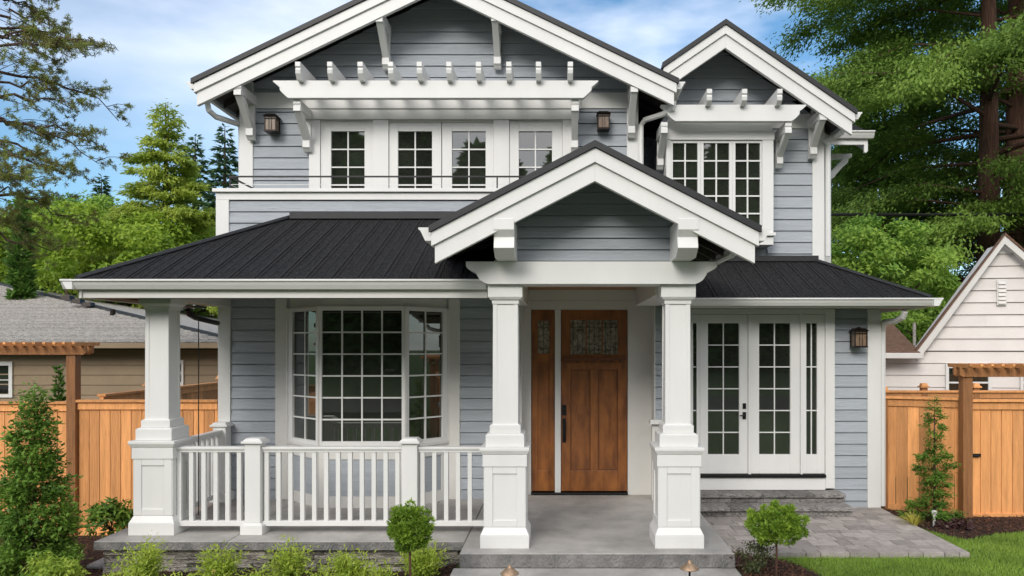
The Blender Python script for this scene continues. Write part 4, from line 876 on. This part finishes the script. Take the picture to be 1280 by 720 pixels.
tag(MB().prism([(-5.05, 8.1), (-4.75, 8.0), (-4.62, 8.25), (-4.75, 8.45), (-5.05, 8.4)], -.5, -.33, 'z').build('stepping_stone', 'concrete', bevel=.01), 'flat grey green stepping stone in the mulch left of the porch', 'stepping stone')
# feathery nandina plants in front of the porch
def nandina(px, y, top, w_, label, fol='nandina', n=24, seed=0):
    x = X(px, y); z0 = gz(x, y); h = Z(top, y) - z0
    o = empty('nandina_plant', label, 'plant', (x, y, z0), 'feathery green plants along the porch')
    tw = []; Ps, Ds, Ns, Ts = [], [], [], []
    for k in range(n):
        az = random.uniform(0, 6.283); lean = random.random() ** .7 * w_; hh = h * random.uniform(.5, 1.02) * (1 - .35 * (lean / w_) ** 2)
        e = np.array([math.cos(az) * lean, math.sin(az) * lean * .8, hh]); m1 = e * [.35, .35, .6]
        tw.append(([np.zeros(3), m1, e], .004, .0015)); m_ = 110
        t = rng.uniform(.30, 1.05, m_); base = (m1 * 2 * (t * (1 - t))[:, None] + e * (t ** 2)[:, None] + m1 * 0)
        hd = np.array([math.cos(az), math.sin(az), .2]); P = base + rnd(m_, .038) * [1.3, 1.3, .9]
        Ps.append(P); Ds.append(rnd(m_, .8) + hd * .7 + [0, 0, .25]); Ns.append(rnd(m_, .5) + [0, 0, 1]); Ts.append(np.clip(t * .55 + rng.random(m_) * .45 - .1, 0, 1))
    wood(tw, 'stems', 'twig', o); P = np.vstack(Ps)
    kites('foliage', P, np.vstack(Ds), np.vstack(Ns), rng.uniform(.03, .065, len(P)), rng.uniform(.010, .017, len(P)), np.concatenate(Ts), fol, o)
    return o
for a in ((180, 7.25, 668, .33, 'tall feathery plant in front of the left porch pedestal'), (278, 7.3, 676, .26, 'feathery plant below the railing near the first railing post, with a yellow flower beside it'),
          (362, 7.3, 667, .27, 'feathery plant with reddish tips between the two railing posts'), (440, 7.2, 681, .30, 'feathery plant just left of the round topiary tree'), (528, 7.45, 667, .26, 'feathery plant behind the round topiary at the entry slab')): nandina(a[0], a[1], a[2] + 3, a[3] * .8, a[4], n=20)
for px, t_, lb in ((150, 694, 'low feathery plant at the left end of the stone base'), (228, 700, 'low feathery plant between the two leftmost tall ones'), (318, 704, 'low feathery plant left of the red tipped one'), (400, 700, 'low feathery plant right of the red tipped one'), (480, 700, 'low feathery plant at the foot of the topiary trunk')):
    nandina(px, 6.75, t_ + 3, .15, lb, n=9)
x_, y_ = X(267, 6.9), 6.9; fl_ = MB().tube([(x_, y_, gz(x_, y_)), (x_ + .01, y_ - .02, Z(714, y_))], .003, 5); fo = fl_.build('yellow_flower', 'twig')
tag(fo, 'small yellow flower among the feathery plants below the porch', 'flower')
kites('petals', np.repeat([[x_ + .01, y_ - .02, Z(714, y_)]], 9, 0) , rnd(9) + [0, -.3, .5], rnd(9), .03, .02, .9, 'gold', fo)
# topiary standards
def topiary(label, px, y, pz, rx, rz_, z0, n=95, seed=0):
    x = X(px, y); zc = Z(pz, y)
    o = empty('topiary_tree', label, 'topiary', (x, y, z0))
    MB().tube([(0, 0, -.05), (.006, 0, (zc - z0) * .5), (0, 0, zc - z0)], .011, 8, r1=.009).build('trunk', 'barkred', o, smooth=True)
    d = unit(rnd(n * 2)); CC = d * [rx, rx, rz_] * np.where(np.arange(len(d)) % 3 == 0, rng.uniform(.0, .6, len(d)), rng.uniform(.7, 1.06, len(d)))[:, None]; CC[:, 2] += zc - z0; Ps, Ds, Ns, Ts = [], [], [], []
    for k in range(len(d)):
        m_ = 60; q = unit(rnd(m_) + d[k] * .5); P = CC[k] + q * (.026 * rng.uniform(.5, 1.2, m_))[:, None]
        Ps.append(P); Ds.append(q + rnd(m_, .4) + [0, 0, .25]); Ns.append(np.cross(q, rnd(m_))); Ts.append(np.clip(rng.random() * .45 + .55 * rng.random(m_), 0, 1))
    P = np.vstack(Ps); kites('foliage', P, np.vstack(Ds), np.vstack(Ns), rng.uniform(.022, .042, len(P)), rng.uniform(.009, .015, len(P)), np.concatenate(Ts), 'box', o)
    return o
topiary('small round topiary tree on a thin stem in front of the porch railing', 512, 6.5, 658, .17, .185, -.36)
topiary('wider flat topped topiary tree in front of the paver patio', 970, 6.9, 655, .245, .165, -.18, n=110)
broad('dark_shrub', 'dark small leaved shrub at the foot of the patio topiary', X(945, 7.15), 7.15, Z(692, 7.15), (.16, .14, .16), 'darkshrub', 18, 50, (.035, .018), .07, trunk=.008, stems=14, cat='shrub', shell=.2)
broad('red_leaf_plant', 'dark red leaved low plant beside the portico slab', X(925, 7.4), 7.4, Z(698, 7.4), (.10, .1, .10), 'purple', 10, 40, (.04, .022), .05, trunk=.006, stems=8, cat='plant', shell=.2)
broad('heuchera_plant', 'purple leaved ground plant at the foot of the right cypress', X(1188, 9.0), 9.0, Z(655, 9.0), (.22, .14, .04), 'purple', 14, 40, (.05, .04), .06, trunk=.005, stems=4, cat='plant', shell=.1)
def tuft(label, px, y, h, w_, n=130):
    x = X(px, y); z0 = gz(x, y) + .01; o = empty('golden_grass', label, 'grass clump', (x, y, z0))
    P, D, N, Ls = [], [], [], []
    for k in range(n):
        az = random.uniform(0, 6.283); L = random.uniform(.6, 1) ; hd = np.array([math.cos(az), math.sin(az), 0]); out_ = random.uniform(.2, 1)
        p = hd * .01
        for sgm in range(4):
            t = sgm / 4; d_ = hd * (out_ * w_ * (.5 + t)) + np.array([0, 0, h * (1.3 - 2.3 * t * out_)]); d_ = d_ * L * .3
            P.append(p.copy()); D.append(d_); N.append(np.array([-hd[1], hd[0], .0]) * .2 + np.array([0, 0, 1.]) + hd * .3); Ls.append(np.linalg.norm(d_) * 1.25); p = p + d_
    kites('blades', np.array(P), np.array(D), np.array(N), np.array(Ls), .007, rng.random(len(P)), 'gold', o)
tuft('yellow grass tuft in the mulch beside the patio near the right fence', 1143, 9.0, .16, .26)
tuft('yellow grass tuft at the bottom below the patio topiary', 978, 6.45, .12, .26)

# ---- background trees, left
conifer('columnar_cypress', 'narrow dark columnar cypress rising above the beige house roof', X(27, 21), 21, 3.9, .42, 'cypress_far', nb=150, per=90, leaf=(.2, .07), zs=0, z0=Z(385, 21) - .9, rise=1.6, drp=.5, prof=lambda u: min(1, 1.9 * (1 - u) ** .8) * .55, tr=.05, bw=.6, jit=.2, tmin=.05)
conifer('young_cypress', 'little green cypress at the beige house wall beside the arbor post', X(73, 14.5), 14.5, 2.1, .18, 'cypress_far', nb=70, per=60, leaf=(.11, .045), zs=0, z0=-.5, rise=1.4, drp=.3, prof=lambda u: min(1, 1.8 * (1 - u)) * .7, tr=.03, bw=.6, jit=.2, tmin=.05)
conifer('light_conifer', 'broad light green conifer in the middle left of the background', X(207, 26), 26, 12.0, 5.0, 'needle_light', nb=200, per=2600, leaf=(.17, .06), zs=.05, rise=.42, drp=.6, prof=lambda u: (1 - u) ** .95 * (.85 + .2 * math.sin(u * 40)), bw=.3, jit=.01, z0=-1.7, clump=30, csig=(.13, .13, .05), rand=.4)
conifer('blue_spruce', 'dark blue green fir right of the light green conifer', X(281, 40), 40, 14.6, 3.2, 'needle_blue', nb=150, per=420, leaf=(.36, .13), zs=.1, rise=.25, drp=.4, z0=-1, bw=.3)
conifer('blue_spruce', 'dark fir just behind the light green conifer', X(244, 44), 44, 15.2, 3.3, 'needle_blue', nb=150, per=420, leaf=(.36, .13), zs=.1, rise=.25, drp=.4, z0=-1, bw=.3)
conifer('dark_fir', 'dark narrow fir left of the light green conifer', X(127, 46), 46, 12.6, 3.0, 'needle_dark', nb=150, per=420, leaf=(.36, .14), zs=.1, rise=.1, drp=.3, z0=-.3, bw=.3)
conifer('dark_fir', 'smallest dark fir on the left skyline', X(89, 50), 50, 12.8, 2.4, 'needle_dark', nb=140, per=420, leaf=(.36, .14), zs=.1, rise=.1, drp=.3, z0=-1, bw=.3)
conifer('dark_fir', 'dark fir half hidden behind the pine branches', X(40, 44), 44, 11.2, 3.4, 'needle_dark', nb=140, per=420, leaf=(.36, .14), zs=.1, rise=.1, drp=.3, z0=-1, bw=.3)
broad('light_maple', 'bright yellow green leafy tree behind the beige house roof', X(135, 24), 24, Z(312, 24), (2.6, 1.8, 1.35), 'leaf_light', 75, 300, (.15, .09), .55, trunk=.14, z0=-.5)
broad('light_maple', 'yellow green leafy tree behind the columnar cypress at the far left', X(35, 27), 27, Z(312, 27), (2.4, 1.8, 1.2), 'leaf_light', 55, 260, (.16, .1), .55, trunk=.14, z0=-.5)
broad('leafy_tree', 'small yellow green tree seen between the left porch column and the house', X(258, 27), 27, Z(420, 27), (.7, .6, .7), 'leaf_light', 16, 160, (.12, .08), .3, trunk=.06, z0=-.5)
broad('leafy_tree', 'green tree seen just left of the left porch column capital', X(172, 27), 27, Z(396, 27), (.85, .7, .7), 'leaf_maple', 20, 160, (.12, .08), .3, trunk=.06, z0=-.5)
broad('light_maple', 'yellow green leafy tree between the light conifer and the house corner', X(248, 30), 30, Z(325, 30), (2.0, 1.6, 1.7), 'leaf_light', 50, 260, (.16, .1), .55, trunk=.14, z0=-.5)
broad('light_maple', 'green leafy tree low behind the pine and left of the middle', X(85, 32), 32, Z(290, 32), (2.6, 1.8, 1.6), 'leaf_maple', 60, 260, (.17, .1), .6, trunk=.14, z0=-.5)
# pine reaching in from the upper left
def pine(x, y, specs):
    o = empty('pine_tree', 'sparse brown green pine with open branches in the upper left corner', 'tree', (x, y, -.5))
    b = MB(); b.tube([(0, 0, -.2), (0, .1, 4), (.1, 0, 9), (0, 0, 12.5)], [.2, .17, .13, .05], 10, cap=False)
    tips = []
    for z, Lb, az, rs, dp in specs:
        hd = np.array([math.cos(az), math.sin(az), 0.]); sd_ = np.array([-hd[1], hd[0], 0]); prev = None; pts = []
        for q in np.linspace(0, 1, 10): p = hd * Lb * q + np.array([0, 0, z + .5 + Lb * (rs * q - dp * q * q)]) + rnd(1, .05)[0]; pts.append(p)
        b.tube(pts, .032, 5, r1=.006, cap=False)
        for k in range(int(8 * Lb)):
            t = random.uniform(.12, 1); i = min(8, int(t * 9)); base = pts[i] + (pts[i + 1] - pts[i]) * (t * 9 - i)
            s = random.choice((-1, 1)); Lt = random.uniform(.35, .95) * (1.25 - t) ** .6
            d = unit(hd * .8 + sd_ * s * random.uniform(.3, 1) + np.array([0, 0, random.uniform(-.55, .35)])); e = base + d * Lt; md = base + d * Lt * .5 + np.array([0, 0, .04])
            b.tube([base, md, e], .007, 4, r1=.003, cap=False)
            for j in range(7):
                t2 = random.uniform(.25, 1); c_ = base + d * Lt * t2; d2 = unit(d + rnd(1, .6)[0]); e2 = c_ + d2 * random.uniform(.05, .16); b.tube([c_, e2], .003, 3, cap=False); tips.append(e2)
            tips.append(e)
    b.build('trunk', 'bark', o)
    tp = np.array(tips); m_ = 26; P = np.repeat(tp, m_, 0) + rnd(len(tp) * m_, .008); D = rnd(len(P)) + [0, 0, .15]
    tn = np.repeat(rng.random(len(tp)) , m_) * .8 + rng.random(len(P)) * .2
    kites('needles', P, D, rnd(len(P)), rng.uniform(.04, .075, len(P)), .010, tn, 'needle_pine', o)
sp_ = []
for k in range(38):
    z = 3.7 + k * .175 + random.uniform(-.1, .1); top = max(0, (z - 3) / 8)
    sp_.append((z, random.uniform(.8, 1.65) + (.6 if 4.6 < z < 6.6 else 0) * random.random(), random.uniform(-1.1, .6), random.uniform(.0, .4), random.uniform(.1, .45)))
pine(X(-40, 11.8), 11.8, sp_)
# ---- background trees, right
def bigfir(label, x, y, h, r, nb, fol='needle_fir', tr=.42, zs=.12, seed=0, per=5600, leaf=(.15, .06)):
    return conifer('tall_fir', label, x, y, h, r, fol, nb=nb, per=per, leaf=leaf, zs=zs, rise=.28, drp=.52, bark='barkred', prof=lambda u: min(1.02, 1.55 * (1 - u) ** .6) * (.88 + .22 * math.sin(u * 23)), tr=tr, bw=.26, jit=.025, hang=.05, tmin=.2, z0=-.6, wr=.022, skip=.6, clump=34, csig=(.33, .33, .085), rand=.5)
bigfir('tall fir with red brown trunk above the pale house, the left of the two trunks', X(1236, 25), 25, 24, 8.6, 112)
bigfir('tall fir with the thicker red brown trunk at the right edge', X(1271, 26.5), 26.5, 26, 7.4, 74, tr=.5)
conifer('tall_fir', 'fir without visible trunk just behind the right corner of the house', X(1105, 33), 33, 16.5, 5.6, 'needle_fir', nb=150, per=2600, leaf=(.19, .075), zs=.1, rise=.28, drp=.5, bark='barkred', tr=.3, bw=.3, jit=.03, tmin=.2, z0=-.6, wr=.022, clump=26, csig=(.3, .3, .1), rand=.5, prof=lambda u: (1 - u) ** .6)
broad('green_maple', 'bright green layered maple behind the right corner of the house', X(1095, 18), 18, Z(345, 18), (1.7, 1.5, 1.35), 'leaf_maple', 90, 230, (.12, .06), .36, trunk=.09, z0=-.3, flat=.35)
broad('green_maple', 'darker green tree between the lower roof corner and the pale house', X(1165, 21), 21, Z(400, 21), (1.5, 1.2, .9), 'leaf_maple', 50, 200, (.13, .07), .4, trunk=.09, z0=-.3, flat=.5)
tag(MB().tube([(5, 22, Z(268, 22)), (12, 22, Z(268.5, 22)), (20, 22, Z(268, 22))], .045, 6).build('utility_cable', 'black'), 'dark overhead cable crossing the fir trunks on the right', 'cable')
# ---- far woods on the horizon and behind the viewer (seen only in the window glass)
def woods(name, pts, h0, fol, n, leaf, depth=6, kind='stuff', x0=0):
    # a mass of leaf clumps along a line of trees
    Ps, Ds, Ns, Ts = [], [], [], []
    for (x, y, hh, r_) in pts:
        m_ = n; u = rng.random(m_) ** .8; th = rng.uniform(0, 6.283, m_); rr_ = r_ * (1 - u) ** .7 * rng.uniform(.55, 1.05, m_)
        P = np.c_[x + rr_ * np.cos(th), y + rr_ * np.sin(th), h0 + hh * u]
        q = np.c_[np.cos(th), np.sin(th), np.full(m_, .4)]
        Ps.append(P); Ds.append(q + rnd(m_, .4) - [0, 0, .6]); Ns.append(q + rnd(m_, .4) + [0, 0, .5]); Ts.append(np.clip(rng.random() * .5 + rng.random(m_) * .5, 0, 1))
    P = np.vstack(Ps); return tag(kites(name, P, np.vstack(Ds), np.vstack(Ns), leaf[0] * rng.uniform(.6, 1.3, len(P)), leaf[1], np.concatenate(Ts), fol), kind='stuff')
woods('far_woods', [(random.uniform(-46, -18), random.uniform(48, 60), random.uniform(7.5, 10.5), random.uniform(2.2, 3.6)) for k in range(34)], -.5, 'needle_blue', 1500, (.6, .3))
woods('far_woods', [(random.uniform(14, 50), random.uniform(52, 66), random.uniform(4, 7.5), random.uniform(2.5, 4)) for k in range(26)], -.5, 'needle_blue', 1100, (.6, .3))
woods('street_woods', [(x + random.uniform(-1, 1), random.uniform(-56, -48), random.uniform(20, 25), random.uniform(5, 7)) for x in np.arange(-72, 78, 4.2)], -.3, 'needle_fir', 7000, (1.3, .8))
